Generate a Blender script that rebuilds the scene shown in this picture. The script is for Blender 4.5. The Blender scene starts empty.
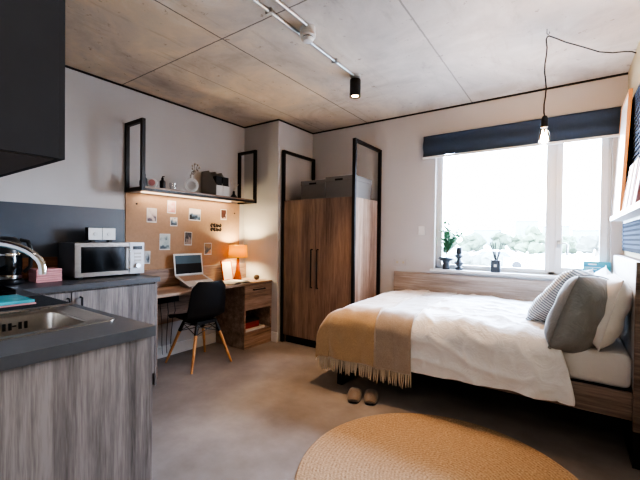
import bpy, bmesh, math, random
from mathutils import Vector, Matrix, noise
random.seed(7)
PI = math.pi
SC = bpy.context.scene
COL = SC.collection

# ---------------------------------------------------------------- materials
def rgb(h):
    h = h.lstrip('#'); c = [int(h[i:i+2], 16)/255 for i in (0, 2, 4)]
    return tuple((x/12.92 if x <= .04045 else ((x+.055)/1.055)**2.4) for x in c) + (1,)

def newmat(name):
    m = bpy.data.materials.new(name); m.use_nodes = True
    nt = m.node_tree; b = nt.nodes['Principled BSDF']
    return m, nt, b

def N(nt, t, **kw):
    n = nt.nodes.new(t)
    for k, v in kw.items():
        if k in n.inputs.keys(): n.inputs[k].default_value = v
        else: setattr(n, k, v)
    return n

def ramp(nt, fac, stops):
    r = nt.nodes.new('ShaderNodeValToRGB'); e = r.color_ramp.elements
    while len(e) < len(stops): e.new(.5)
    for i, (p, c) in enumerate(stops): e[i].position = p; e[i].color = c
    nt.links.new(fac, r.inputs[0]); return r.outputs[0]

def coords(nt, scale=(1, 1, 1)):
    tc = nt.nodes.new('ShaderNodeTexCoord'); mp = nt.nodes.new('ShaderNodeMapping')
    mp.inputs['Scale'].default_value = scale
    nt.links.new(tc.outputs['Object'], mp.inputs[0]); return mp.outputs[0]

def bump(nt, b, h, strength=.2, dist=.01):
    bp = nt.nodes.new('ShaderNodeBump'); bp.inputs['Strength'].default_value = strength
    bp.inputs['Distance'].default_value = dist
    nt.links.new(h, bp.inputs['Height']); nt.links.new(bp.outputs[0], b.inputs['Normal'])

def plain(name, col, rough=.5, metal=0, var=.06, scale=8, bmp=0, spec=.5, emit=None, es=0, sheen=0):
    m, nt, b = newmat(name)
    c = rgb(col) if isinstance(col, str) else col
    nz = N(nt, 'ShaderNodeTexNoise', Scale=scale, Detail=4); nt.links.new(coords(nt), nz.inputs['Vector'])
    lo = tuple(x*(1-var) for x in c[:3])+(1,); hi = tuple(min(1, x*(1+var)) for x in c[:3])+(1,)
    nt.links.new(ramp(nt, nz.outputs[0], [(.3, lo), (.7, hi)]), b.inputs['Base Color'])
    b.inputs['Roughness'].default_value = rough; b.inputs['Metallic'].default_value = metal
    b.inputs['Specular IOR Level'].default_value = spec
    if sheen:
        b.inputs['Sheen Weight'].default_value = sheen; b.inputs['Sheen Roughness'].default_value = .4
    if bmp: bump(nt, b, nz.outputs[0], bmp)
    if emit:
        b.inputs['Emission Color'].default_value = rgb(emit); b.inputs['Emission Strength'].default_value = es
    return m

def wood(name, dark, mid, light, axis='z', rough=.45, plank=.14, spec=.4):
    """Long-grained timber; plank = board width across the grain"""
    m, nt, b = newmat(name)
    L = 1.3; A = 26
    sc = {'z': (A, A, L), 'y': (A, L, A), 'x': (L, A, A)}[axis]
    v = coords(nt, sc)
    n1 = N(nt, 'ShaderNodeTexNoise', Scale=1.0, Detail=6, Roughness=.65, Distortion=.4); nt.links.new(v, n1.inputs['Vector'])
    v2 = coords(nt, {'z': (1/plank, 1/plank, .35), 'y': (1/plank, .35, 1/plank), 'x': (.35, 1/plank, 1/plank)}[axis])
    n2 = N(nt, 'ShaderNodeTexNoise', Scale=1.0, Detail=1.5, Roughness=.4); nt.links.new(v2, n2.inputs['Vector'])
    v3 = coords(nt, tuple(s*5 for s in sc))
    n3 = N(nt, 'ShaderNodeTexNoise', Scale=1.0, Detail=3, Roughness=.7); nt.links.new(v3, n3.inputs['Vector'])
    mx = N(nt, 'ShaderNodeMath', operation='MULTIPLY_ADD'); nt.links.new(n1.outputs[0], mx.inputs[0]); mx.inputs[1].default_value = .55
    mm = N(nt, 'ShaderNodeMath', operation='MULTIPLY'); nt.links.new(n2.outputs[0], mm.inputs[0]); mm.inputs[1].default_value = .35
    nt.links.new(mm.outputs[0], mx.inputs[2])
    m3 = N(nt, 'ShaderNodeMath', operation='MULTIPLY_ADD'); nt.links.new(n3.outputs[0], m3.inputs[0]); m3.inputs[1].default_value = .38
    nt.links.new(mx.outputs[0], m3.inputs[2])
    nt.links.new(ramp(nt, m3.outputs[0], [(.50, rgb(dark)), (.63, rgb(mid)), (.76, rgb(light))]), b.inputs['Base Color'])
    b.inputs['Roughness'].default_value = rough; b.inputs['Specular IOR Level'].default_value = spec
    bump(nt, b, m3.outputs[0], .15, .004)
    return m

def fabric(name, col, col2=None, weave=700, rough=.9, sheen=.3, bmp=.3, soft=0.0):
    m, nt, b = newmat(name); c = rgb(col); c2 = rgb(col2 or col)
    nz = N(nt, 'ShaderNodeTexNoise', Scale=weave, Detail=2); nt.links.new(coords(nt), nz.inputs['Vector'])
    nt.links.new(ramp(nt, nz.outputs[0], [(.35, c2), (.65, c)]), b.inputs['Base Color'])
    b.inputs['Roughness'].default_value = rough
    b.inputs['Sheen Weight'].default_value = sheen; b.inputs['Sheen Roughness'].default_value = .5
    n2 = N(nt, 'ShaderNodeTexNoise', Scale=9, Detail=4, Roughness=.55, Distortion=1.6); nt.links.new(coords(nt), n2.inputs['Vector'])
    bump(nt, b, n2.outputs[0], bmp, .02)
    return m

def concrete_ceiling():
    m, nt, b = newmat('board_marked_concrete')
    tc = nt.nodes.new('ShaderNodeTexCoord'); v = tc.outputs['Object']
    sp = N(nt, 'ShaderNodeSeparateXYZ'); nt.links.new(v, sp.inputs[0])
    n1 = N(nt, 'ShaderNodeTexNoise', Scale=1.3, Detail=8, Roughness=.62, Distortion=.6); nt.links.new(v, n1.inputs['Vector'])
    mp = N(nt, 'ShaderNodeMapping'); mp.inputs['Scale'].default_value = (9, 1.6, 1); nt.links.new(v, mp.inputs[0])
    n2 = N(nt, 'ShaderNodeTexNoise', Scale=1, Detail=6, Roughness=.7); nt.links.new(mp.outputs[0], n2.inputs['Vector'])
    n3 = N(nt, 'ShaderNodeTexNoise', Scale=14, Detail=5, Roughness=.7); nt.links.new(v, n3.inputs['Vector'])
    grey = ramp(nt, n1.outputs[0], [(.30, rgb('#a19a94')), (.5, rgb('#bbb5ae')), (.66, rgb('#d0ccc6'))])
    warm = ramp(nt, n1.outputs[0], [(.30, rgb('#a39484')), (.47, rgb('#beae9c')), (.58, rgb('#cfba9f')), (.7, rgb('#d9cdbf'))])
    # sandier formwork sheets on the desk side, some lamp warmth mixed into the colour
    wf = N(nt, 'ShaderNodeMapRange'); nt.links.new(sp.outputs[0], wf.inputs[0])
    for i, x in ((1, -1.15), (2, -2.1), (3, 0), (4, 1)): wf.inputs[i].default_value = x
    mx = N(nt, 'ShaderNodeMixRGB'); nt.links.new(wf.outputs[0], mx.inputs[0]); nt.links.new(grey, mx.inputs[1]); nt.links.new(warm, mx.inputs[2])
    st = ramp(nt, n2.outputs[0], [(.30, (.66, .63, .6, 1)), (.44, (1, 1, 1, 1)), (1, (1, 1, 1, 1))])
    m2 = N(nt, 'ShaderNodeMixRGB', blend_type='MULTIPLY'); m2.inputs[0].default_value = .5
    nt.links.new(mx.outputs[0], m2.inputs[1]); nt.links.new(st, m2.inputs[2])
    pk = ramp(nt, n3.outputs[0], [(.30, (.35, .3, .27, 1)), (.37, (1, 1, 1, 1)), (1, (1, 1, 1, 1))])
    m3 = N(nt, 'ShaderNodeMixRGB', blend_type='MULTIPLY'); m3.inputs[0].default_value = .7
    nt.links.new(m2.outputs[0], m3.inputs[1]); nt.links.new(pk, m3.inputs[2])
    cur = m3.outputs[0]
    def seam(out, c, w, cond=None, col=(.09, .08, .07, 1), amt=.85):
        nonlocal cur
        wob = N(nt, 'ShaderNodeMath', operation='MULTIPLY_ADD'); nt.links.new(n3.outputs[0], wob.inputs[0]); wob.inputs[1].default_value = .012
        nt.links.new(out, wob.inputs[2])
        d = N(nt, 'ShaderNodeMath', operation='SUBTRACT'); nt.links.new(wob.outputs[0], d.inputs[0]); d.inputs[1].default_value = c+.006
        a = N(nt, 'ShaderNodeMath', operation='ABSOLUTE'); nt.links.new(d.outputs[0], a.inputs[0])
        l = N(nt, 'ShaderNodeMath', operation='LESS_THAN'); nt.links.new(a.outputs[0], l.inputs[0]); l.inputs[1].default_value = w
        f = l.outputs[0]
        if cond:
            g = N(nt, 'ShaderNodeMath', operation='GREATER_THAN'); nt.links.new(cond[0], g.inputs[0]); g.inputs[1].default_value = cond[1]
            p = N(nt, 'ShaderNodeMath', operation='MULTIPLY'); nt.links.new(f, p.inputs[0]); nt.links.new(g.outputs[0], p.inputs[1]); f = p.outputs[0]
        q = N(nt, 'ShaderNodeMath', operation='MULTIPLY'); nt.links.new(f, q.inputs[0]); q.inputs[1].default_value = amt
        mm = N(nt, 'ShaderNodeMixRGB'); nt.links.new(q.outputs[0], mm.inputs[0]); nt.links.new(cur, mm.inputs[1]); mm.inputs[2].default_value = col
        cur = mm.outputs[0]
    X, Y = sp.outputs[0], sp.outputs[1]
    seam(X, -2.075, .005); seam(Y, 1.72, .005); seam(X, -.857, .006, amt=.6); seam(X, -2.72, .005, (Y, 1.72), amt=.45); seam(Y, .35, .005)
    nt.links.new(cur, b.inputs['Base Color']); b.inputs['Roughness'].default_value = .8
    bump(nt, b, n3.outputs[0], .12, .01)
    return m

def floor_mat():
    m, nt, b = newmat('brown_resin_floor'); v = coords(nt)
    n1 = N(nt, 'ShaderNodeTexNoise', Scale=2.2, Detail=7, Roughness=.6); nt.links.new(v, n1.inputs['Vector'])
    n2 = N(nt, 'ShaderNodeTexNoise', Scale=60, Detail=3); nt.links.new(v, n2.inputs['Vector'])
    c = ramp(nt, n1.outputs[0], [(.3, rgb('#756d68')), (.5, rgb('#8a827d')), (.7, rgb('#9e9691'))])
    nt.links.new(c, b.inputs['Base Color'])
    r = ramp(nt, n1.outputs[0], [(.3, (.38,)*3+(1,)), (.7, (.55,)*3+(1,))]); nt.links.new(r, b.inputs['Roughness'])
    b.inputs['Specular IOR Level'].default_value = .4
    bump(nt, b, n2.outputs[0], .05, .003); return m

def rug_mat():
    m, nt, b = newmat('jute_braid'); tc = nt.nodes.new('ShaderNodeTexCoord'); v = tc.outputs['Object']
    ln = N(nt, 'ShaderNodeVectorMath', operation='LENGTH'); nt.links.new(v, ln.inputs[0])
    wv = N(nt, 'ShaderNodeMath', operation='MULTIPLY'); nt.links.new(ln.outputs['Value'], wv.inputs[0]); wv.inputs[1].default_value = 2*PI/.02
    sn = N(nt, 'ShaderNodeMath', operation='SINE'); nt.links.new(wv.outputs[0], sn.inputs[0])
    n = N(nt, 'ShaderNodeTexNoise', Scale=90, Detail=4); nt.links.new(v, n.inputs['Vector'])
    a = N(nt, 'ShaderNodeMath', operation='MULTIPLY_ADD'); nt.links.new(sn.outputs[0], a.inputs[0]); a.inputs[1].default_value = .07; nt.links.new(n.outputs[0], a.inputs[2])
    c = ramp(nt, a.outputs[0], [(.3, rgb('#8f7559')), (.5, rgb('#ab9071')), (.7, rgb('#bfa587'))])
    nt.links.new(c, b.inputs['Base Color']); b.inputs['Roughness'].default_value = .95
    bump(nt, b, a.outputs[0], .4, .006); return m

def stripes(name, a, b_, freq, axis, rough=.9, duty=.5):
    m, nt, b = newmat(name); tc = nt.nodes.new('ShaderNodeTexCoord')
    sp = N(nt, 'ShaderNodeSeparateXYZ'); nt.links.new(tc.outputs['Object'], sp.inputs[0])
    k = N(nt, 'ShaderNodeMath', operation='MULTIPLY'); nt.links.new(sp.outputs['XYZ'.index(axis)], k.inputs[0]); k.inputs[1].default_value = freq
    f = N(nt, 'ShaderNodeMath', operation='FRACT'); nt.links.new(k.outputs[0], f.inputs[0])
    nt.links.new(ramp(nt, f.outputs[0], [(0, rgb(a)), (duty-.08, rgb(a)), (duty+.08, rgb(b_)), (.97, rgb(b_))]), b.inputs['Base Color'])
    b.inputs['Roughness'].default_value = rough; return m

def photo_mat(name, top, bot, blob, seed=0):
    """small printed picture: soft patches of colour"""
    m, nt, b = newmat(name); v = coords(nt)
    mp = N(nt, 'ShaderNodeMapping'); mp.inputs['Location'].default_value = (seed*3.1, seed*1.7, seed); nt.links.new(v, mp.inputs[0])
    n = N(nt, 'ShaderNodeTexNoise', Scale=16, Detail=2); nt.links.new(mp.outputs[0], n.inputs['Vector'])
    sp = N(nt, 'ShaderNodeSeparateXYZ'); nt.links.new(v, sp.inputs[0])
    a = N(nt, 'ShaderNodeMath', operation='MULTIPLY_ADD'); nt.links.new(sp.outputs[2], a.inputs[0]); a.inputs[1].default_value = 3.2; nt.links.new(n.outputs[0], a.inputs[2])
    nt.links.new(ramp(nt, a.outputs[0], [(.34, rgb(blob)), (.46, rgb(bot)), (.62, rgb(top))]), b.inputs['Base Color'])
    b.inputs['Roughness'].default_value = .5; return m

def glass_mat(name, tint=(1, 1, 1, 1), gl=.06):
    m = bpy.data.materials.new(name); m.use_nodes = True; nt = m.node_tree; nt.nodes.clear()
    o = nt.nodes.new('ShaderNodeOutputMaterial'); t = nt.nodes.new('ShaderNodeBsdfTransparent'); g = nt.nodes.new('ShaderNodeBsdfGlossy')
    t.inputs[0].default_value = tint; g.inputs['Roughness'].default_value = .02
    mx = nt.nodes.new('ShaderNodeMixShader'); lw = nt.nodes.new('ShaderNodeLayerWeight'); lw.inputs[0].default_value = .25
    mu = N(nt, 'ShaderNodeMath', operation='MULTIPLY_ADD'); nt.links.new(lw.outputs['Fresnel'], mu.inputs[0]); mu.inputs[1].default_value = .5; mu.inputs[2].default_value = gl
    nt.links.new(mu.outputs[0], mx.inputs[0]); nt.links.new(t.outputs[0], mx.inputs[1]); nt.links.new(g.outputs[0], mx.inputs[2])
    nt.links.new(mx.outputs[0], o.inputs[0]); return m

def emis(name, col, s):
    m = bpy.data.materials.new(name); m.use_nodes = True; nt = m.node_tree; nt.nodes.clear()
    o = nt.nodes.new('ShaderNodeOutputMaterial'); e = nt.nodes.new('ShaderNodeEmission')
    e.inputs[0].default_value = rgb(col); e.inputs[1].default_value = s; nt.links.new(e.outputs[0], o.inputs[0]); return m

def shade_mat():
    m, nt, b = newmat('lamp_shade_linen'); b.inputs['Base Color'].default_value = rgb('#f2d56c'); b.inputs['Roughness'].default_value = .9
    tr = nt.nodes.new('ShaderNodeBsdfTranslucent'); tr.inputs[0].default_value = rgb('#f4cc48')
    mx = nt.nodes.new('ShaderNodeMixShader'); mx.inputs[0].default_value = .6
    o = [n for n in nt.nodes if n.type == 'OUTPUT_MATERIAL'][0]
    nt.links.new(b.outputs[0], mx.inputs[1]); nt.links.new(tr.outputs[0], mx.inputs[2]); nt.links.new(mx.outputs[0], o.inputs[0]); return m

M = {}
M['wall'] = plain('painted_plaster_grey_white', '#c2bfbd', .85, var=.02, scale=3, spec=.2)
M['wall_r'] = plain('painted_plaster_cream', '#c4bba0', .85, var=.02, scale=3, spec=.2)
M['ceil'] = concrete_ceiling(); M['floor'] = floor_mat()
M['white'] = plain('white_paint', '#dcdcda', .4, var=.02)
M['black'] = plain('black_powder_coat', '#08090b', .45, var=.1)
M['gap'] = plain('shadow_gap_black', '#0c0b0a', .8)
M['splash'] = plain('slate_blue_backsplash', '#4c545e', .35, var=.04)
M['worktop'] = plain('slate_grey_laminate', '#4e4f52', .38, var=.06, scale=30)
M['kit'] = wood('grey_driftwood_oak', '#5a5350', '#79716d', '#948b86', 'z', .5, .11)
M['ward'] = wood('brown_oak_vertical', '#5c4b41', '#7b6658', '#917b6b', 'z', .42, .10)
M['ward_lit'] = wood('window_lit_oak_vertical', '#7d6556', '#a28b7b', '#bda898', 'z', .4, .10)  # wardrobe side oak, window light painted in as a paler colour
M['desk'] = wood('brown_oak_horizontal', '#6f5c4e', '#967e6d', '#b29a87', 'y', .42, .10)
M['bedw'] = wood('bed_oak', '#54463d', '#75655a', '#908074', 'x', .42, .12)
M['panelw'] = wood('pale_brown_oak', '#7c6e63', '#9b8d81', '#b4a89d', 'x', .4, .12)
M['headw'] = wood('headboard_oak', '#8f857d', '#aba199', '#c4bbb3', 'y', .3, .12)
M['ucab'] = plain('charcoal_cabinet', '#3b3c3f', .75, var=.04, spec=.15)
M['cork'] = plain('tan_pinboard', '#a98b70', .75, var=.06, scale=40)
M['steel'] = plain('brushed_steel', '#8e8a86', .3, 1, var=.06, scale=60)
M['sinksteel'] = plain('satin_steel', '#c8c1b8', .28, 1, var=.06, scale=60)
M['chrome'] = plain('chrome', '#d8dadc', .08, 1, var=.01)
M['galv'] = plain('galvanised_steel', '#b9bab8', .35, .8, var=.1, scale=30)
M['dglass'] = plain('dark_glass', '#0b1014', .08, var=.3, scale=5)
M['screen'] = photo_mat('laptop_screen_picture', '#37505c', '#12181e', '#0a0d11', 3)
M['alu'] = plain('laptop_aluminium', '#b0b0b2', .35, .3, var=.02)
M['keys'] = plain('laptop_keys', '#8a7060', .5)
M['plastic_b'] = plain('black_plastic', '#101114', .35, var=.05, spec=.5)
M['chair'] = plain('navy_black_plastic', '#080a0e', .5, var=.05)
M['beech'] = wood('beech_dowel', '#a9713f', '#c58c56', '#d9a56e', 'z', .45, .05)
M['duvet'] = fabric('white_cotton', '#e8e7e6', '#e0dfde', 500, .9, .1, .45)
M['sheet'] = fabric('white_fitted_sheet', '#d9d6d2', '#cfccc9', 500, .9, .1, .3)
M['pillow_w'] = fabric('white_pillowcase', '#dddad5', '#d5d2cd', 500, .9, .1, .3)
M['pillow_g'] = fabric('grey_cushion_cloth', '#8c8d8c', '#7e807f', 500, .9, .25, .4)
M['stripe'] = stripes('grey_white_ticking', '#e4e4e2', '#83888e', 62, 'Z')
M['head_lit'] = plain('off_white_lit_headboard', '#dcdad7', .5, var=.03)
M['rug'] = rug_mat()
M['slip'] = fabric('taupe_felt', '#7d6f64', '#6b5e55', 300, .95, .3, .2)
M['navy'] = fabric('navy_blind_cloth', '#303f52', '#293647', 300, .8, .1, .25)
M['navyp'] = plain('navy_panel', '#1c2431', .9, var=.06, spec=.1)
M['rib'] = plain('navy_rib', '#3d4759', .9, var=.05, spec=.1)
M['glass'] = glass_mat('window_glass', gl=.02)
M['cglass'] = glass_mat('clear_glass', (.93, .95, .95, 1), .12)
M['boxgrey'] = fabric('grey_storage_felt', '#82807e', '#747270', 300, .95, .1, .1)
M['boxgrey2'] = plain('grey_card', '#8f8982', .8)
M['card_dark'] = plain('charcoal_card', '#1c1c1e', .8)
M['label'] = plain('white_card', '#d6d6d4', .7)
M['paper'] = plain('paper', '#d8d0c6', .8, var=.04)
M['pink'] = plain('pink_card', '#c98d8c', .6)
M['pinkline'] = plain('pink_card_shadow', '#8a4a4c', .7)
M['board'] = wood('chopping_board', '#5b3922', '#7c5133', '#956744', 'y', .5, .05)
M['teal'] = plain('turquoise_glass', '#4fa6ae', .25, var=.2, scale=14)
M['red'] = plain('red_card', '#8c2f25', .6, var=.25, scale=30)
M['amber'] = plain('amber_wood', '#a9551d', .25, var=.15, scale=20)
M['shade'] = shade_mat()
M['frameoak'] = wood('pale_oak_frame', '#b58457', '#c9996b', '#d9ad80', 'z', .5, .04)
M['grey_pot'] = plain('dark_grey_ceramic', '#3b4147', .5, var=.12, scale=20)
M['leaf'] = plain('leaf_green', '#4d7a55', .55, var=.3, scale=30)
M['stem'] = plain('stem_brown', '#5b4a37', .7)
M['dry'] = plain('dried_flower', '#c9bfb0', .8, var=.2, scale=40)
M['fil'] = emis('warm_filament', '#ffb060', 260)
M['ledw'] = emis('spot_lens', '#ffc890', 14)

# ---------------------------------------------------------------- mesh builder
class MB:
    def __init__(s): s.bm = bmesh.new()
    def _f(s, vs, sm=False):
        try:
            f = s.bm.faces.new(vs); f.smooth = sm; return f
        except ValueError: return None
    def box(s, x0, x1, y0, y1, z0, z1, rot=None, piv=None):
        v = [Vector((x, y, z)) for x in (x0, x1) for y in (y0, y1) for z in (z0, z1)]
        if rot is not None:
            p = Vector(piv) if piv else Vector(((x0+x1)/2, (y0+y1)/2, (z0+z1)/2)); v = [rot @ (q-p)+p for q in v]
        v = [s.bm.verts.new(q) for q in v]
        for f in ((0, 1, 3, 2), (4, 6, 7, 5), (0, 4, 5, 1), (2, 3, 7, 6), (0, 2, 6, 4), (1, 5, 7, 3)): s._f([v[i] for i in f])
        return s
    def ring(s, c, n, u, w, r, seg): return [s.bm.verts.new(c+u*(r*math.cos(2*PI*i/seg))+w*(r*math.sin(2*PI*i/seg))) for i in range(seg)]
    def tube(s, pts, r, seg=10, cap=True):
        pts = [Vector(p) for p in pts]; rs = r if isinstance(r, (list, tuple)) else [r]*len(pts); prev = None; u = None
        for i, p in enumerate(pts):
            d = (pts[min(i+1, len(pts)-1)]-pts[max(i-1, 0)]).normalized()
            if u is None:
                u = d.cross(Vector((0, 0, 1)));
                if u.length < .05: u = d.cross(Vector((1, 0, 0)))
            else: u = u-d*u.dot(d)
            u.normalize(); w = d.cross(u); rg = s.ring(p, d, u, w, rs[i], seg)
            if prev:
                for k in range(seg): s._f([prev[k], prev[(k+1) % seg], rg[(k+1) % seg], rg[k]], True)
            elif cap: s._f(rg[::-1])
            prev = rg
        if cap: s._f(prev)
        return s
    def lathe(s, prof, c=(0, 0, 0), seg=24, sx=1, sy=1):
        c = Vector(c); prev = None
        for (r, z) in prof:
            if r < 1e-5: rg = [s.bm.verts.new(c+Vector((0, 0, z)))]
            else: rg = [s.bm.verts.new(c+Vector((r*sx*math.cos(2*PI*i/seg), r*sy*math.sin(2*PI*i/seg), z))) for i in range(seg)]
            if prev:
                for k in range(seg):
                    a = [prev[k % len(prev)], prev[(k+1) % len(prev)], rg[(k+1) % len(rg)], rg[k % len(rg)]]
                    a2 = []
                    for q in a:
                        if q not in a2: a2.append(q)
                    if len(a2) > 2: s._f(a2, True)
            prev = rg
        return s
    def grid(s, fn, nu, nv, sm=True, closeu=False):
        g = [[s.bm.verts.new(fn(i/(nu-1), j/(nv-1))) for j in range(nv)] for i in range(nu)]
        for i in range(nu-1):
            for j in range(nv-1): s._f([g[i][j], g[i+1][j], g[i+1][j+1], g[i][j+1]], sm)
        return g
    def prism(s, poly, ax, a, b):
        """poly = 2-D outline, extruded along axis ax from a to b"""
        def P(p, t): return {'x': (t, p[0], p[1]), 'y': (p[0], t, p[1]), 'z': (p[0], p[1], t)}[ax]
        A = [s.bm.verts.new(P(p, a)) for p in poly]; B = [s.bm.verts.new(P(p, b)) for p in poly]
        s._f(A[::-1]); s._f(B); n = len(poly)
        for i in range(n): s._f([A[i], A[(i+1) % n], B[(i+1) % n], B[i]])
        return s
    def ball(s, c, r, seg=12, sz=1):
        n = seg//2+1
        return s.lathe([(r*math.sin(PI*i/n), -r*sz*math.cos(PI*i/n)) for i in range(n+1)], c, seg)
    def build(s, name, mat, parent=None, bevel=0, subd=0, solid=0, loc=None):
        bmesh.ops.recalc_face_normals(s.bm, faces=s.bm.faces)
        me = bpy.data.meshes.new(name); s.bm.to_mesh(me); s.bm.free()
        for m in (mat if isinstance(mat, list) else [mat]): me.materials.append(m)
        o = bpy.data.objects.new(name, me); COL.objects.link(o)
        if parent: o.parent = parent
        if loc: o.location = loc
        if any(p.use_smooth for p in me.polygons):
            try: me.set_sharp_from_angle(angle=math.radians(42))
            except Exception: pass
        if solid: md = o.modifiers.new('s', 'SOLIDIFY'); md.thickness = solid; md.offset = 0
        if bevel: md = o.modifiers.new('b', 'BEVEL'); md.width = bevel; md.segments = 2; md.limit_method = 'ANGLE'
        if subd: md = o.modifiers.new('ss', 'SUBSURF'); md.levels = subd; md.render_levels = subd
        return o

def tag(o, label, cat, group=None, kind=None):
    o['label'] = label; o['category'] = cat
    if group: o['group'] = group
    if kind: o['kind'] = kind
    return o
def thing(name, label, cat, loc=(0, 0, 0), rz=0, group=None):
    o = bpy.data.objects.new(name, None); COL.objects.link(o); o.empty_display_size = .05
    o.location = loc; o.rotation_euler = (0, 0, rz); return tag(o, label, cat, group)
def struct(name, mb, mat, **k):
    o = mb.build(name, mat, **k); o['kind'] = 'structure'; return o
def B(*a): return MB().box(*a)
def dup(root, loc, rz, label, group=None):
    r = root.copy(); COL.objects.link(r); r.location = loc; r.rotation_euler = (0, 0, rz); r['label'] = label
    if group: r['group'] = group
    for ch in list(root.children):
        c = ch.copy(); COL.objects.link(c); c.parent = r
        for g in list(ch.children):
            d = g.copy(); COL.objects.link(d); d.parent = c
    return r

# ---------------------------------------------------------------- room shell
LW, RW, BK, H, FR = -3.5, .38, 3.98, 2.7, -1.6
T = .15
WX0, WX1, WZ0, WZ1 = -1.229, .29, .925, 2.33          # window opening
struct('floor', B(LW-T, RW+T, FR-T, BK+.3, -.1, 0), M['floor'])
struct('ceiling', B(LW-T, RW+T, FR-T, BK+.3, H, H+.15), M['ceil'])
struct('wall_left', B(LW-T, LW, FR, BK, 0, H), M['wall'])
struct('wall_right', B(RW, RW+T, FR, BK, 0, H), M['wall_r'])
struct('wall_front', B(LW-T, RW+T, FR-T, FR, 0, H), M['wall'])
mb = MB(); mb.box(LW-T, WX0, BK, BK+.3, 0, H); mb.box(WX1, RW+T, BK, BK+.3, 0, H)
mb.box(WX0, WX1, BK, BK+.3, 0, WZ0); mb.box(WX0, WX1, BK, BK+.3, WZ1, H)
struct('wall_back', mb, M['wall'])
struct('wall_pillar', B(LW, -2.91, 3.28, BK, 0, H), M['wall'])
struct('wall_kitchen', B(LW, -1.33, .05, .17, 0, H), M['wall'])
def strip(n, *a): struct(n, B(*a), M['gap'])
g = .014
strip('trim_1', LW, LW+g, .17, 3.28, H-.014, H); strip('trim_2', LW, -2.91+g, 3.28-g, 3.28, H-.014, H)
strip('trim_3', -2.91, -2.91+g, 3.28, BK, H-.014, H); strip('trim_4', -2.91, RW, BK-g, BK, H-.014, H)
sk = .016
struct('baseboard_left', B(LW, LW+sk, 1.75, 3.28, 0, .12), M['white'], bevel=.004)
struct('baseboard_pillar', B(-2.99, -2.91+sk, 3.28-sk, 3.28, 0, .12), M['white'], bevel=.004)
struct('baseboard_back', B(-1.88, RW, BK-sk, BK, 0, .12), M['white'], bevel=.004)
# window sill, frame, panes
struct('trim_5', B(WX0-.03, WX1, BK-.055, BK+.09, WZ0, WZ0+.025), M['white'], bevel=.004)
w = bpy.data.objects.new('window_1', None); COL.objects.link(w); w.location = (0, 4.05, 0); w['kind'] = 'structure'
zb, zt = WZ0+.025, WZ1
mb = MB(); y0, y1 = 0, .07
mb.box(WX0, WX0+.045, y0, y1, zb, zt); mb.box(WX1-.03, WX1, y0, y1, zb, zt); mb.box(WX0, WX1, y0, y1, zb, zb+.03); mb.box(WX0, WX1, y0, y1, zt-.05, zt)
mb.box(-.17, -.105, y0, y1, zb, zt); mb.build('window_frame', M['white'], w, bevel=.006)
def sash(x0, x1, name, t=.035, yy=-.012):
    m = MB(); a, b_ = yy, yy+.05; z0, z1 = zb+.02, zt-.04
    m.box(x0, x0+t, a, b_, z0, z1); m.box(x1-t, x1, a, b_, z0, z1); m.box(x0+t, x1-t, a, b_, z0, z0+t); m.box(x0+t, x1-t, a, b_, z1-t, z1)
    s = m.build(name, M['white'], w, bevel=.005)
    B(x0+t-.005, x1-t+.005, yy+.02, yy+.026, z0+t-.005, z1-t+.005).build('pane', M['glass'], s)
    return s
sash(WX0+.035, -.165, 'fixed_sash', .03)
s2 = sash(-.115, WX1-.02, 'opening_sash', .055, -.02)
mb = MB(); mb.box(-.1, -.075, -.03, -.018, 1.21, 1.28); mb.tube([(-.088, -.03, 1.25), (-.088, -.055, 1.25), (-.03, -.058, 1.25), (-.02, -.058, 1.24), (-.02, -.058, 1.14)], .008, 8)
mb.build('window_handle', M['galv'], s2)
# wood panelling below the sill
struct('trim_6', B(-1.69, RW, BK-.03, BK, .13, .895), M['panelw'], bevel=.003)

# ---------------------------------------------------------------- blind
t = thing('window_blind', 'dark navy fabric blind pulled up above the window', 'blind', (-.505, 3.93, 2.16))
def fb(u, v):
    x = -.84+1.68*u; z = .018+.225*v
    return Vector((x, -.022+.012*math.sin(v*9+u*2)*(1-.4*v)+.004*noise.noise(Vector((x*6, z*20, 0))), z+.004*math.sin(u*11)*(1-v)))
mb = MB(); mb.grid(fb, 60, 14); mb.build('blind_cloth', M['navy'], t, solid=.006)
B(-.84, .84, .0, .045, .19, .243).build('head_rail', M['navy'], t)
B(-.845, .845, -.035, -.01, -.006, .016).build('bottom_rail', M['white'], t, bevel=.003)

# ---------------------------------------------------------------- electrical plates on the back wall
o = B(-.035, .035, -.012, 0, -.05, .05).build('light_switch', M['white'], bevel=.004, loc=(-1.375, BK, 1.37)); tag(o, 'small white remote switch on the wall left of the window', 'switch')
t = thing('wall_socket', 'double wall socket plate above the left end of the wood panelling', 'socket', (-1.62, BK, 1.0))
B(-.075, .075, -.01, 0, -.043, .043).build('plate', M['wall'], t, bevel=.004)
for sx in (-.037, .037): B(sx-.012, sx+.012, -.013, -.009, -.012, .012).build('socket_hole', M['wall_r'], t)

# ---------------------------------------------------------------- kitchen
BZ = .17  # face of kitchen wall
Xf = -2.86
holeX0, holeX1, holeY0, holeY1 = -1.97, -1.585, .305, .665
mb = MB(); z0, z1 = .89, .93
mb.box(LW, Xf, BZ, 1.732, z0, z1)
mb.box(Xf, holeX0, BZ, .787, z0, z1); mb.box(holeX1, -1.33, BZ, .787, z0, z1)
mb.box(holeX0, holeX1, BZ, holeY0, z0, z1); mb.box(holeX0, holeX1, holeY1, .787, z0, z1)
o = mb.build('kitchen_worktop', M['worktop']); tag(o, 'slate grey L-shaped kitchen worktop around the sink and under the microwave', 'worktop')
# splashback
o = B(LW, LW+.012, BZ, 1.745, .93, 1.525).build('splashback', M['splash']); tag(o, 'flat slate blue splashback on the wall behind the microwave', 'splashback')
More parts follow.
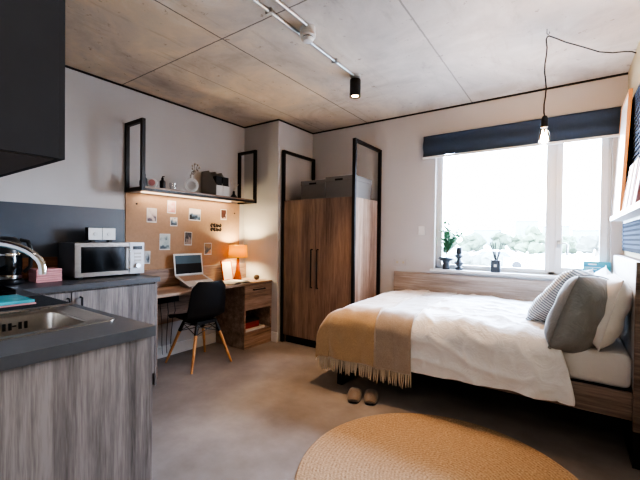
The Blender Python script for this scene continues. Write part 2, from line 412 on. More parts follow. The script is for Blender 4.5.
# near base unit
t = thing('sink_cabinet', 'grey woodgrain base cabinet under the sink with a wide end panel', 'cabinet', (-1.355, .48, 0))
B(-.02, .012, -.309, .302, 0, .889).build('end_panel', M['kit'], t, bevel=.0015)
B(-1.5, -.02, -.31, -.295, 0, .889).build('back_panel', M['kit'], t)
B(-1.5, -.02, .2, .22, 0, .1).build('plinth', M['black'], t)
for i in range(2):
    x0 = -1.5+.74*i; d = B(x0+.003, x0+.735, .262, .28, .1, .875).build('door', M['kit'], t, bevel=.001)
    MB().tube([(x0+.6, .282, .7), (x0+.6, .31, .7), (x0+.6, .31, .83), (x0+.6, .282, .83)], .006, 8).build('handle', M['black'], d)
# left run base unit
t = thing('base_cabinet', 'grey woodgrain base cabinet under the microwave with black handle', 'cabinet', (-2.9, 1.28, 0))
B(-.6, -.02, -.46, .430, .1, .889).build('carcass', M['kit'], t)
B(-.6, 0, .430, .447, 0, .889).build('end_panel', M['kit'], t)
B(-.1, -.06, -.46, .445, 0, .1).build('plinth', M['black'], t)
for (ya, yb, yh) in ((-.46, -.200, -.22), (-.194, .427, -.14)):
    d = B(-.02, 0, ya, yb, .105, .872).build('door', M['kit'], t, bevel=.0015)
    MB().tube([(0, yh, .71), (.03, yh, .71), (.03, yh, .83), (0, yh, .83)], .007, 8).build('handle', M['black'], d)
# upper cabinet
t = thing('wall_cabinet', 'charcoal wall cabinet hanging above the sink at top left', 'cabinet', (-1.33, BZ, 1.523))
B(-1.5, 0, 0, .29, 0, .9).build('carcass', M['ucab'], t, bevel=.0015)
for i in range(2): B(-1.5+.75*i+.003, -.75+.75*i-.003, .29, .309, -.0, .9).build('door', M['ucab'], t, bevel=.0015)
B(-1.48, -.01, .02, .28, -.004, 0).build('underside_board', plain('brown_black_board', '#4a423e', .6), t)
B(-1.0, -.16, .1, .14, -.012, -.003).build('light_strip', M['pink'], t)
B(-1.0, -.1, .03, .08, -.009, -.003).build('vent_slot', M['gap'], t)

# sink
t = thing('kitchen_sink', 'stainless steel inset sink with drainer and overflow slots', 'sink', (-1.78, .48, .93))
sx0, sx1, sy0, sy1 = -.70, .24, -.24, .262
hx0, hx1, hy0, hy1 = holeX0+1.78, holeX1+1.78, holeY0-.48, holeY1-.48
def rrect(x0, x1, y0, y1, r, n=6):
    out = []
    for (cx, cy, a) in ((x1-r, y1-r, 0), (x0+r, y1-r, 90), (x0+r, y0+r, 180), (x1-r, y0+r, 270)):
        for k in range(n+1):
            q = math.radians(a+90*k/n); out.append((cx+r*math.cos(q), cy+r*math.sin(q)))
    return out
mb = MB(); bm = mb.bm
def loop(pts, z): return [bm.verts.new((p[0], p[1], z)) for p in pts]
def bridge(a, b_, sm=True):
    n = len(a)
    for i in range(n): mb._f([a[i], a[(i+1) % n], b_[(i+1) % n], b_[i]], sm)
n6 = 6
outer0 = loop(rrect(sx0, sx1, sy0, sy1, .03), .0005); outer1 = loop(rrect(sx0, sx1, sy0, sy1, .03), .005); outer2 = loop(rrect(sx0+.008, sx1-.008, sy0+.008, sy1-.008, .024), .003)
in1 = loop(rrect(hx0-.004, hx1+.004, hy0-.004, hy1+.004, .06), .003)
in2 = loop(rrect(hx0+.006, hx1-.006, hy0+.006, hy1-.006, .055), -.006); in3 = loop(rrect(hx0+.012, hx1-.012, hy0+.012, hy1-.012, .05), -.13)
in4 = loop(rrect(hx0+.04, hx1-.04, hy0+.04, hy1-.04, .04), -.155)
bridge(outer0, outer1); bridge(outer1, outer2); bridge(outer2, in1, False); bridge(in1, in2); bridge(in2, in3); bridge(in3, in4); mb._f(in4)
mb.build('sink_tray', M['sinksteel'], t)
mb = MB()
for k in range(11): mb.tube([(sx0+.05, sy0+.06+.036*k, .0055), (hx0-.05, sy0+.06+.036*k, .0055)], .004, 6)
mb.build('drainer_ridges', M['steel'], t)
mb = MB()
for yy in (-.005, .015, .05, .07): mb.box(hx0+.0065, hx0+.0125, yy, yy+.011, -.06, -.03)
mb.box(hx0+.0065, hx0+.0125, .028, .042, -.047, -.042)
mb.build('overflow_slots', M['gap'], t)
MB().lathe([(0, -.153), (.035, -.153), (.04, -.1545)], ((hx0+hx1)/2, 0, 0), 20).build('drain', M['chrome'], t)
# tap
t = thing('kitchen_tap', 'chrome swan neck mixer tap arching over the sink', 'tap', (-2.02, .262, .9335))
MB().lathe([(0, 0), (.028, 0), (.028, .012), (.022, .02), (.022, .09), (.014, .1)], seg=20).build('tap_body', M['chrome'], t)
P = []
ex, ey = .235, .30
for k in range(17):
    a = PI*(1-k/16); q = .5-.5*math.cos(PI-a) if False else (1+math.cos(a))/2
    P.append((ex*q, ey*q, .205+.11*math.sin(a)))
MB().tube([(0, 0, .09), (0, 0, .15)]+P+[(ex, ey, .185)], .0145, 14).build('spout', M['chrome'], t)
MB().tube([(.02, 0, .06), (.07, -.02, .075)], .006, 8).build('lever', M['chrome'], t)
# wire rack on the drainer
t = thing('drying_rack', 'dark wire rack lying flat on the sink drainer', 'rack', (-2.16, .5, .941))
mb = MB()
for k in range(15): mb.tube([(-.17+.0243*k, -.2, .012), (-.17+.0243*k, .235, .012)], .0028, 6)
mb.build('wires', M['card_dark'], t)
MB().tube([(-.19, -.205, .008), (.19, -.205, .008), (.19, .238, .008), (-.19, .238, .008), (-.19, -.205, .008)], .0045, 6).build('rim', M['steel'], t)
# turquoise board + pink below
o = B(-.12, .12, -.17, .115, 0, .014).build('chopping_board', M['teal'], bevel=.003, loc=(-2.17, .50, .965)); tag(o, 'turquoise chopping board lying over the drying rack', 'chopping board')
o = B(-.11, .124, -.16, .12, 0, .008).build('dish_cloth', M['pink'], bevel=.003, loc=(-2.17, .50, .9565)); tag(o, 'folded pink cloth under the turquoise chopping board', 'cloth')
t = thing('black_tray', 'shallow glossy black tray on the worktop behind the turquoise board', 'tray', (-2.66, .52, .931))
mb = MB(); mb.box(-.14, .14, -.17, .15, 0, .005); mb.box(-.14, -.13, -.17, .15, .005, .045); mb.box(.13, .14, -.17, .15, .005, .045); mb.box(-.13, .13, -.17, -.16, .005, .045); mb.box(-.13, .13, .14, .15, .005, .045)
mb.build('tray_body', M['dglass'], t, bevel=.002)

# kettle
t = thing('kettle', 'glossy black and glass kettle at the far left of the worktop', 'kettle', (-3.22, .80, .931))
MB().lathe([(0, 0), (.095, 0), (.1, .008), (.1, .03), (.09, .035)], seg=28).build('power_base', M['plastic_b'], t)
MB().lathe([(.088, .04), (.09, .05), (.09, .065), (.085, .07)], seg=28).build('steel_band', M['chrome'], t)
MB().lathe([(.084, .066), (.09, .1), (.092, .15), (.088, .2)], seg=28).build('glass_jug', M['dglass'], t)
MB().lathe([(.089, .2), (.09, .205), (.09, .215), (.086, .22)], seg=28).build('collar', M['chrome'], t)
MB().lathe([(.087, .218), (.088, .25), (.08, .3), (.06, .325), (.03, .333), (0, .335)], seg=28).build('lid', M['plastic_b'], t)
MB().tube([(.02, .07, .31), (.03, .115, .3), (.035, .135, .24), (.03, .13, .12), (.02, .095, .08)], [.014, .014, .014, .013, .012], 10).build('handle', M['plastic_b'], t)
# chopping board and pink boxes
o = MB().box(-.012, .012, -.115, .12, 0, .17, rot=Matrix.Rotation(math.radians(-6), 3, 'Y'), piv=(0, 0, 0)).build('wooden_board', M['board'], bevel=.006, loc=(-3.39, 1.05, .932))
tag(o, 'brown wooden board standing behind the pink boxes', 'board')
names = ['bottom', 'middle', 'top']
for k in range(3):
    t = thing('pink_box', f'slim pink box, {names[k]} of the stack of three beside the microwave', 'box', (-3.2, 1.03, .931+.032*k), group='slim pink boxes stacked by the microwave')
    B(-.1, .06, -.08, .08, 0, .0315).build('box_body', M['pink'], t, bevel=.003)
    B(.0595, .0608, -.08, .08, .013, .016).build('lid_line', M['pinkline'], t)
# microwave
t = thing('microwave', 'silver microwave oven with dark glass door on the worktop', 'microwave', (-3.12, 1.46, .932), rz=0)
Wm = .275
B(-.34, -.012, -Wm+.01, Wm-.01, .014, .285).build('casing', plain('grey_enamel', '#6f7073', .4), t, bevel=.006)
mb = MB(); mb.box(-.012, .0, -Wm, .145, .014, .05); mb.box(-.012, .0, -Wm, .145, .252, .287); mb.box(-.012, 0, -Wm, -Wm+.045, .05, .252); mb.box(-.012, 0, .11, .145, .05, .252)
d = mb.build('door', M['steel'], t, bevel=.002)
B(-.012, -.003, -Wm+.045, .11, .05, .252).build('door_glass', M['dglass'], d)
MB().tube([(.0, .13, .055), (.028, .13, .06), (.028, .13, .24), (.0, .13, .245)], .0075, 10).build('door_handle', M['chrome'], d)
cp = B(-.012, 0, .148, Wm, .014, .287).build('control_panel', M['alu'], t, bevel=.002)
B(-.001, .002, .175, .255, .225, .255).build('display', M['dglass'], cp)
for (ky, kz) in ((.215, .19), (.215, .16), (.215, .13)): B(-.001, .002, ky-.03, ky+.03, kz-.009, kz+.009).build('button', M['steel'], cp)
MB().tube([(0, .212, .085), (.02, .212, .085)], .02, 18).build('dial', M['chrome'], cp)
for (fx, fy) in ((-.03, -.23), (-.03, .23), (-.3, -.23), (-.3, .23)): B(fx-.015, fx+.015, fy-.015, fy+.015, -.001, .015).build('foot', M['plastic_b'], t)
# white box with black side on microwave
t = thing('radio', 'small white fronted box with black sides standing on top of the microwave', 'radio', (-3.3, 1.462, 1.219), rz=0)
B(-.05, .0, -.112, .112, .016, .125).build('casing', M['card_dark'], t, bevel=.004)
for s_ in (-1, 1):
    B(0, .006, .002 if s_ > 0 else -.108, .108 if s_ > 0 else -.002, .02, .121).build('front_panel', M['white'], t, bevel=.002)
    MB().tube([(.005, s_*.055, .07), (.012, s_*.055, .07)], .016, 16).build('dial', M['label'], t)
    B(-.045, 0, s_*.07-.014, s_*.07+.014, 0, .017).build('foot', M['plastic_b'], t)
o = B(-.04, .04, -.06, .06, 0, .09).build('small_canister', M['label'], bevel=.01, loc=(-3.3, 1.81, .751)); tag(o, 'small pale container on the desk just beyond the microwave', 'container')

# ---------------------------------------------------------------- pinboard and its pictures
t = thing('pinboard', 'tan pinboard fixed to the wall above the desk', 'pinboard', (LW, 2.48, 1.32))
B(0, .012, -.725, .715, -.385, .375).build('board', M['cork'], t, bevel=.002)
for (yy, zz) in ((-.62, .27), (.63, .25), (-.62, -.3), (.63, -.3)): MB().tube([(.012, yy, zz), (.016, yy, zz)], .009, 12).build('fixing_screw', M['card_dark'], t)
cards = [  # y, z, w, h, top, bottom, blob, label
 (2.015, 1.485, .105, .145, '#cfc4bd', '#b9a9a4', '#5d5560', 'pale print with dark blotches, leftmost of the upper row on the pinboard'),
 (2.235, 1.585, .100, .135, '#e2cfc4', '#d9a9a0', '#c98a86', 'cream and pink card, highest picture on the pinboard'),
 (2.262, 1.430, .085, .095, '#e6ddd6', '#7f9aa6', '#3a4450', 'small white bordered photo just below the pink card'),
 (2.525, 1.520, .155, .135, '#ded6d2', '#6f8ba4', '#1e2630', 'white topped print with a dark blue shape in the upper row'),
 (2.935, 1.545, .090, .130, '#5c3730', '#3d2622', '#b79a92', 'dark brown photo near the right end of the pinboard'),
 (2.160, 1.215, .120, .170, '#b9c3c2', '#9fb0b2', '#4c5a62', 'pale grey green print above the left of the laptop'),
 (2.440, 1.250, .095, .150, '#4a4340', '#2c2a2c', '#9a8c84', 'dark photo with pale centre above the laptop'),
 (2.705, 1.130, .105, .140, '#9a8268', '#4b5a66', '#cfa88c', 'small photo with dark band right of the laptop screen'),
 (1.970, 1.060, .060, .130, '#c8cdd0', '#8d9aa2', '#3a4248', 'half hidden pale card at the lower left of the pinboard'),
]
for i, (y, z, w_, h_, a, b_, c_, lb) in enumerate(cards):
    t = thing('pinned_picture', lb, 'picture', (LW+.0125, y, z), group='pictures on the pinboard')
    t.rotation_euler = (random.uniform(-.04, .04), 0, 0)
    B(0, .002, -w_/2, w_/2, -h_/2, h_/2).build('card', M['label'], t)
    B(.0015, .003, -w_/2+.007, w_/2-.007, -h_/2+.012, h_/2-.007).build('print', photo_mat('print_%d' % i, a, b_, c_, i), t)
mb = MB()
for r_ in range(2):
    for k in range(4):
        c0 = (0, -.06+.04*k, .025-.05*r_)
        mb.tube([(0, c0[1]+.017*math.cos(q*PI/6+k), c0[2]+.019*math.sin(q*PI/6+k)) for q in range(10)], .0045, 5)
        mb.box(-.003, .003, c0[1]-.004, c0[1]+.004, c0[2]-.02, c0[2]+.012)
o = mb.build('wall_ornament', M['card_dark'], loc=(LW+.017, 2.82, 1.385)); tag(o, 'small dark openwork ornament stuck on the pinboard above the lamp', 'ornament')

# ---------------------------------------------------------------- wall shelf with black frames
t = thing('wall_shelf', 'oak wall shelf held by two black steel rectangles above the pinboard', 'shelf', (LW, 2.475, 1.712))
B(0.0, .30, -.70, .70, .0, .022).build('shelf_board', M['desk'], t, bevel=.001)
B(.285, .305, -.69, .69, -.018, .004).build('front_rail', M['black'], t)
b_ = .032
for yy in (-.71, .71):
    mb = MB(); mb.box(0, b_, yy-b_/2, yy+b_/2, -.02, .635); mb.box(.3-b_+.01, .31, yy-b_/2, yy+b_/2, -.02, .635); mb.box(b_, .29, yy-b_/2, yy+b_/2, .635-b_, .635); mb.box(b_, .29, yy-b_/2, yy+b_/2, -.02, -.02+b_)
    mb.build('steel_frame', M['black'], t)
B(.06, .10, -.6, .5, -.014, -.002).build('light_strip', emis('warm_led', '#ffd8b0', 1.6), t)
SZ = 1.7345
# shelf items
t = thing('small_bottle', 'dark round bottle at the left end of the wall shelf beside the steel frame', 'bottle', (-3.3, 1.83, SZ))
MB().lathe([(0, 0), (.035, 0), (.04, .02), (.04, .06), (.02, .09), (.012, .1)], seg=18).build('bottle_body', M['grey_pot'], t)
MB().lathe([(.013, .1), (.015, .102), (.015, .125), (0, .126)], seg=14).build('cap', M['plastic_b'], t)
t = thing('alarm_clock', 'small round white clock with pink face on the wall shelf', 'clock', (-3.25, 1.88, SZ), rz=-.7)
MB().tube([(-.02, 0, .045), (.015, 0, .045)], .045, 22).build('clock_case', M['white'], t)
MB().tube([(.0155, 0, .045), (.018, 0, .045)], .03, 22).build('clock_face', M['pink'], t)
for s_ in (-.025, .025): B(-.012, .012, s_-.006, s_+.006, 0, .01).build('foot', M['white'], t)
t = thing('pump_bottle', 'slim black pump bottle on the wall shelf', 'bottle', (-3.24, 1.98, SZ))
MB().lathe([(0, 0), (.026, 0), (.027, .01), (.027, .07), (.012, .085), (.01, .09)], seg=18).build('bottle_body', M['plastic_b'], t)
MB().lathe([(.011, .088), (.011, .105), (.004, .106), (.004, .118), (0, .118)], seg=12).tube([(0, 0, .116), (.03, 0, .114)], .004, 6).build('pump', M['card_dark'], t)
t = thing('glass_tumbler', 'clear little glass tumbler between pump bottle and round vase', 'glass', (-3.3, 2.13, SZ))
MB().lathe([(0, 0), (.03, 0), (.035, .08)], seg=18).build('tumbler_wall', M['cglass'], t)
t = thing('round_vase', 'white ring shaped vase with dried flowers on the wall shelf', 'vase', (-3.28, 2.33, SZ), rz=-.5)
mb = MB()
for q in (.066, .053): mb.tube([(0, q*math.cos(k*PI/12), .078+q*math.sin(k*PI/12)) for k in range(25)], .009, 8, cap=False)
mb.lathe([(0, 0), (.035, 0), (.03, .008), (.012, .012)]); mb.lathe([(.012, .15), (.014, .17), (.016, .19)], seg=14)
mb.build('ring_body', M['label'], t)
mb = MB()
for k in range(6):
    a = k*1.05; mb.tube([(0, 0, .17), (.01*math.cos(a), .02+.02*math.sin(a), .22), (.0, .045+.034*math.cos(a), .27+.034*math.sin(a))], .0018, 5)
mb.build('stems', M['stem'], t)
mb = MB()
for k in range(16):
    a = k*.9; r_ = .03+.025*random.random(); mb.ball((.012*math.cos(a*3), .045+.036*math.cos(a), .27+.036*math.sin(a)), .011, 8)
mb.build('flower_heads', M['dry'], t)
def magfile(y, label, dark):
    t = thing('magazine_file', label, 'magazine file', (-3.488, y, SZ), group='grey magazine files on the wall shelf')
    out = [(0, 0), (.265, 0), (.265, .115), (.13, .285), (0, .285)]
    for yy in (-.044, .041): MB().prism(out, 'y', yy, yy+.003).build('side_panel', M['boxgrey2'], t)
    B(0, .003, -.041, .041, 0, .285).build('back_panel', M['boxgrey2'], t)
    B(0, .265, -.041, .041, 0, .003).build('base_panel', M['boxgrey2'], t)
    B(.262, .266, -.0445, .0445, .0, .115).build('front_panel', M['label'] if dark else M['boxgrey2'], t)
    if dark: B(.2, .255, -.039, .039, .004, .215).build('magazines', M['card_dark'], t)
    else: B(.02, .2, -.03, .03, .004, .11).build('magazines', M['paper'], t)
magfile(2.655, 'grey magazine file with white front, the one nearer the round vase', True)
magfile(2.75, 'grey magazine file with white front, the one nearer the twig vase', True)
t = thing('twig_vase', 'small black vase with dry twigs at the right end of the wall shelf', 'vase', (-3.3, 2.93, SZ))
MB().lathe([(0, 0), (.045, 0), (.047, .01), (.03, .03), (.014, .05), (.012, .085)], seg=18).build('vase_body', M['plastic_b'], t)
mb = MB()
for k in range(7):
    a = k*2.4; mb.tube([(0, 0, .07), (.02*math.cos(a), .025*math.sin(a), .13), (.04*math.cos(a), .065*math.sin(a), .17+.03*(k % 3))], .0028, 5)
mb.build('twigs', M['dry'], t)

# ---------------------------------------------------------------- desk
DZ = .75
t = thing('desk', 'brown oak built-in desk with drawer and open cubby at right', 'desk', (-3.24, 2.52, 0))
dx0, dx1 = -.245, .25
B(dx0, dx1, -.755, .757, .724, DZ).build('desktop', M['desk'], t, bevel=.0015)
B(dx0, dx1-.005, -.755, -.73, 0, .724).build('side_panel', M['desk'], t, bevel=.001)
B(dx0+.001, dx0+.04, -.755, .757, DZ, .935).build('back_ledge', M['desk'], t, bevel=.001)
B(dx0, dx0+.02, -.73, .3, .36, .724).build('modesty_panel', M['desk'], t)
px0 = .31
mb = MB(); mb.box(dx0, dx1-.008, px0, px0+.02, 0, .724); mb.box(dx0, dx1-.008, .737, .757, 0, .724); mb.box(dx0, dx1-.01, px0+.02, .737, .165, .18); mb.box(dx0, dx1-.03, px0+.02, .737, .43, .446)
mb.box(dx0, dx0+.02, px0+.02, .737, 0, .724); mb.build('pedestal', M['desk'], t)
B(dx1-.026, dx1-.006, px0+.004, .737, .0, .165).build('kick_panel', M['desk'], t)
d = B(dx1-.026, dx1-.002, px0+.003, .755, .438, .715).build('drawer', M['desk'], t, bevel=.002)
MB().tube([(dx1-.002, .44, .667), (dx1+.02, .44, .667), (dx1+.02, .62, .667), (dx1-.002, .62, .667)], .007, 8).build('drawer_handle', M['black'], d)
# things in the cubby
def cub(y): return (-3.04, y, .181)
for k, (mt, hh, lb) in enumerate([(M['label'], .016, 'white magazine lying at the bottom of the pile in the desk cubby'), (M['paper'], .014, 'cream magazine lying on the white one in the desk cubby')]):
    o = B(-.2, .025, -.19, .14, 0, hh).build('magazine', mt, bevel=.002, loc=(-3.05, 3.05, .181+.0165*k)); tag(o, lb, 'magazine', 'magazines in the desk cubby')
t = thing('red_box', 'red patterned box on the magazines in the desk cubby', 'box', (-3.12, 3.0, .214))
B(-.08, .08, -.12, .11, 0, .085).build('box_body', M['red'], t, bevel=.003); B(-.084, .084, -.124, .114, .07, .1).build('lid', M['card_dark'], t, bevel=.003)
# cable box below desk
t = thing('power_strip', 'black power strip with hanging cables under the desk', 'power strip', (-3.42, 2.13, .62))
B(-.02, .04, -.13, .13, -.03, .03).build('strip_body', M['plastic_b'], t, bevel=.004)
for k in range(3):
    MB().tube([(.03, -.08+.08*k, -.02), (.05, -.08+.08*k, -.12), (.02, -.05+.06*k, -.3+.05*k), (-.03, -.02+.05*k, -.45), (-.05, .0+.05*k, -.58)], .0035, 6).build('cable', M['plastic_b'], t)

# laptop
t = thing('laptop', 'open silver laptop propped on a low stand on the desk', 'laptop', (-3.12, 2.37, DZ), rz=math.radians(-3))
tilt = math.radians(18)
R1 = Matrix.Rotation(tilt, 3, 'Y')
mb = MB(); mb.box(-.27, 0, -.17, .17, .012, .024, rot=R1, piv=(0, 0, .012)); bo = mb.build('keyboard_base', M['alu'], t, bevel=.003)
MB().box(-.25, -.13, -.14, .14, .024, .026, rot=R1, piv=(0, 0, .012)).build('keys', M['keys'], bo)
MB().box(-.10, -.03, -.045, .045, .024, .0255, rot=R1, piv=(0, 0, .012)).build('touchpad', M['label'], bo)
hz = .012+.27*math.sin(tilt)+.012; hx = -.27*math.cos(tilt)
R2 = Matrix.Rotation(math.radians(-8), 3, 'Y')
sc_ = MB().box(hx-.006, hx, -.172, .172, hz, hz+.232, rot=R2, piv=(hx, 0, hz)).build('screen_lid', M['white'], t, bevel=.003)
MB().box(hx-.0, hx+.0015, -.155, .155, hz+.018, hz+.215, rot=R2, piv=(hx, 0, hz)).build('screen', M['screen'], sc_)
MB().box(hx+.001, hx+.0025, -.155, .155, hz+.018, hz+.125, rot=R2, piv=(hx, 0, hz)).build('screen_shape', M['card_dark'], sc_)
t = thing('laptop_stand', 'low grey stand holding up the back of the laptop', 'stand', (-3.12, 2.37, DZ), rz=math.radians(-3))
for s_ in (-.12, .12): MB().prism([(-.24, .0), (-.02, 0), (-.02, .006), (-.24, .07)], 'y', s_-.006, s_+.006).build('stand_side', M['galv'], t)
B(-.24, -.225, -.12, .12, 0, .01).build('crossbar', M['galv'], t)

# desk lamp
LX, LY = -3.33, 3.03
t = thing('desk_lamp', 'lit table lamp with yellow drum shade on the desk', 'lamp', (LX, LY, DZ))
MB().lathe([(0, 0), (.045, 0), (.048, .02), (.038, .06), (.024, .13), (.018, .2), (.016, .25), (0, .25)], seg=24).build('lamp_base', M['amber'], t)
MB().tube([(0, 0, .25), (0, 0, .31)], .012, 12).build('bulb_holder', M['card_dark'], t)
sh = MB().lathe([(.112, .275), (.105, .425)], seg=40).build('lamp_shade', M['shade'], t, solid=.003)
mb = MB(); mb.tube([(-.110, 0, .28), (0, 0, .29), (.110, 0, .28)], .002, 5); mb.tube([(0, -.110, .28), (0, 0, .29), (0, .110, .28)], .002, 5); mb.build('shade_carrier', M['chrome'], sh)
MB().ball((0, 0, .345), .028, 14).build('bulb', emis('lamp_bulb', '#ffb060', 30), t)
# picture frame on the desk
t = thing('desk_photo_frame', 'small thin framed picture leaning by the lamp on the desk', 'picture frame', (-3.38, 2.93, DZ+.001), rz=0)
R3 = Matrix.Rotation(math.radians(-12), 3, 'Y')
mb = MB()
for (ya, yb, za, zc) in ((-.078, -.069, 0, .235), (.069, .078, 0, .235), (-.069, .069, 0, .009), (-.069, .069, .226, .235)): mb.box(-.01, .003, ya, yb, za, zc, rot=R3, piv=(0, 0, 0))
mb.build('frame', M['amber'], t)
MB().box(-.008, -.002, -.070, .070, .008, .227, rot=R3, piv=(0, 0, 0)).build('picture', M['paper'], t)
# papers, pencil, paperweight
t = thing('open_sketchbook', 'open sketchbook with curling white pages on the desk', 'book', (-3.13, 2.8, DZ+.001), rz=.15)
for s_ in (-1, 1):
    mb = MB(); mb.grid(lambda u, v, s_=s_: Vector((-.11+.22*v, s_*.155*u, .004+.022*math.sin(PI*min(1, u*1.1))*(1-.4*u)+.002*v)), 14, 5); mb.build('page_stack', M['paper'], t, solid=.005)
MB().tube([(-.02, .08, .03), (.08, .14, .016)], .0035, 6).build('pencil', M['card_dark'], t)
o = MB().ball((0, 0, .033), .036, 16, .9).build('round_ornament', M['stem'], loc=(-3.15, 3.17, DZ)); tag(o, 'round brown ornament at the right end of the desktop', 'ornament')

# ---------------------------------------------------------------- chair
def make_chair():
    t = thing('desk_chair', 'black moulded shell chair with splayed beech legs at the desk', 'chair', (-3.08, 2.285, 0), rz=math.radians(-4))
    prof = [(-.235, .44), (-.225, .465), (-.16, .475), (-.06, .46), (.04, .45), (.12, .458), (.175, .50), (.205, .58), (.222, .68), (.238, .78), (.25, .845)]
    wd = [.185, .205, .225, .232, .228, .222, .215, .212, .205, .19, .13]
    n = len(prof)
    def f(u, v):
        q = u*(n-1); i = min(int(q), n-2); k = q-i
        k2 = k
        x = prof[i][0]*(1-k2)+prof[i+1][0]*k2; z = prof[i][1]*(1-k2)+prof[i+1][1]*k2; w_ = wd[i]*(1-k)+wd[i+1]*k
        s_ = (v-.5)*2; e = abs(s_)**2.6
        back = max(0, min(1, (u-.5)/.15))
        return Vector((x-e*.06*back, s_*w_, z+e*.035*(1-back)*min(1, u*3)))
    mb = MB(); mb.grid(f, 31, 17); mb.build('seat_shell', M['chair'], t, solid=.012, subd=1)
    for (sx, sy) in ((-1, -1), (-1, 1), (1, -1), (1, 1)):
        top = Vector((.02+sx*.115, sy*.105, .425)); foot = Vector((.005+sx*.235, sy*.225, .0)); k = top.lerp(foot, .2)
        l = MB().tube([k, top.lerp(foot, .5), foot], [.0165, .015, .0105], 12).build('leg', M['beech'], t)
        MB().tube([top, k, top.lerp(foot, .24)], [.013, .018, .018], 10).build('leg_bracket', M['black'], l)
    mb = MB()
    def lg(sx, sy, a): return Vector((.02+sx*.115, sy*.105, .425)).lerp(Vector((.005+sx*.235, sy*.225, .0)), a)
    for (a, b2) in (((-1, -1), (1, 1)), ((-1, 1), (1, -1)), ((-1, -1), (-1, 1)), ((1, -1), (1, 1)), ((-1, -1), (1, -1)), ((-1, 1), (1, 1))):
        mb.tube([lg(*a, .24), lg(*b2, .06)], .0035, 6); mb.tube([lg(*a, .06), lg(*b2, .24)], .0035, 6)
    mb.build('wire_brace', M['black'], t)
    MB().box(-.11, .15, -.11, .11, .415, .448).build('seat_mount', M['black'], t)
make_chair()

# ---------------------------------------------------------------- wardrobe
WT = 1.72; wx0, wx1, wy = -2.855, -1.907, 3.33
t = thing('wardrobe', 'brown oak two door wardrobe framed by tall black steel loops', 'wardrobe', ((wx0+wx1)/2, (wy+BK)/2, 0))
ox, oy = (wx0+wx1)/2, (wy+BK)/2
hw = (wx1-wx0)/2; d0 = wy-oy; d1 = BK-.012-oy
mb = MB(); mb.box(-hw, -hw+.02, d0+.02, d1, 0, WT); mb.box(-hw+.02, hw-.02, d0+.02, d1, WT-.02, WT); mb.box(-hw+.02, hw-.02, d0+.02, d1, .09, .11); mb.box(-hw+.02, hw-.02, d1-.01, d1, .11, WT-.02)
mb.build('carcass', M['ward'], t)
B(hw-.02, hw, d0+.02, d1, 0, WT).build('side_panel', M['ward_lit'], t)
B(-hw+.02, hw-.02, d0+.04, d0+.055, 0, .09).build('plinth', M['card_dark'], t)
for s_ in (-1, 1):
    a, b2 = (-hw+.002, -.0015) if s_ < 0 else (.0015, hw-.002)
    d = B(a, b2, d0, d0+.019, .095, WT).build('door', M['ward'], t, bevel=.0015)
    xx = s_*.042-.004
    MB().tube([(xx, d0, .70), (xx, d0-.028, .70), (xx, d0-.028, 1.14), (xx, d0, 1.14)], .0075, 8).build('door_handle', M['black'], d)
for s_ in (-1, 1):
    xx = s_*(hw+.018); mb = MB(); r_ = .0175
    for (ya, yb) in ((d0-.006, d0+.024), (d1-.03, d1)): mb.box(xx-r_, xx+r_, ya, yb, 0, 2.335)
    mb.box(xx-r_, xx+r_, d0+.024, d1-.03, 2.305, 2.335); mb.box(xx-r_, xx+r_, d0+.024, d1-.03, 0, .03)
    mb.build('steel_loop', M['black'], t)
def sbox(x0, x1, y0, y1, h, lb):
    cx, cy = (x0+x1)/2, (y0+y1)/2
    t = thing('storage_box', lb, 'storage box', (cx, cy, WT+.001), group='grey fabric boxes on the wardrobe')
    a, b2 = (x1-x0)/2, (y1-y0)/2
    B(-a, a, -b2, b2, 0, h-.05).build('box_body', M['boxgrey'], t, bevel=.006)
    B(-a-.004, a+.004, -b2-.004, b2+.004, h-.06, h).build('lid', M['boxgrey'], t, bevel=.006)
    B(-.05, .05, -b2-.008, -b2-.003, h-.05, h-.03).build('label_holder', M['card_dark'], t)
sbox(-2.69, -2.335, 3.45, 3.86, .235, 'grey fabric storage box on the left of the wardrobe top')
sbox(-2.31, -1.95, 3.42, 3.86, .25, 'taller grey fabric storage box on the right of the wardrobe top')

# ---------------------------------------------------------------- bed
t = thing('bed', 'oak bed frame with headboard and black steel sled legs', 'bed', (-.75, 3.3, 0))
bx, by = -.75, 3.3
B(-1.0, .304-bx, 2.65-by, 2.68-by, .27, .425).build('side_rail', M['bedw'], t, bevel=.003)
B(-1.0, 1.045, 3.9-by, 3.93-by, .27, .425).build('side_rail', M['bedw'], t, bevel=.003)
B(-1.02, -1.0, 2.665-by, 3.93-by, .27, .425).build('foot_rail', M['bedw'], t, bevel=.003)
B(-1.0, 1.04, 2.70-by, 3.9-by, .36, .40).build('slat_base', M['card_dark'], t)
hb = MB().box(.325-bx, .375-bx, 2.65-by, 3.95-by, .22, 1.165).box(.303-bx, .375-bx, 2.625-by, 2.65-by, .22, 1.165).build('headboard', M['bedw'], t, bevel=.004)
B(.307-bx, .3255-bx, 2.652-by, 3.945-by, .43, 1.16).build('headboard_lit_face', M['head_lit'], hb, bevel=.006)  # added off-white face, imitates window glare on the wooden headboard
for xx in (-1.63, .335):
    mb = MB(); a = xx-bx
    for yy in (2.665, 3.86): mb.box(a-.025, a+.025, yy-by, yy+.05-by, 0, .27)
    mb.box(a-.025, a+.025, 2.715-by, 3.86-by, 0, .03); mb.box(a-.025, a+.025, 2.715-by, 3.86-by, .24, .27)
    mb.build('sled_leg', M['black'], t)
o = MB().box(-.94, 1.054, -.62, .615, 0, .20).build('mattress', M['sheet'], bevel=.04, loc=(bx, by, .426)); tag(o, 'mattress in a white fitted sheet showing at the head of the bed', 'mattress')
o.modifiers['b'].segments = 5
for p in o.data.polygons: p.use_smooth = True

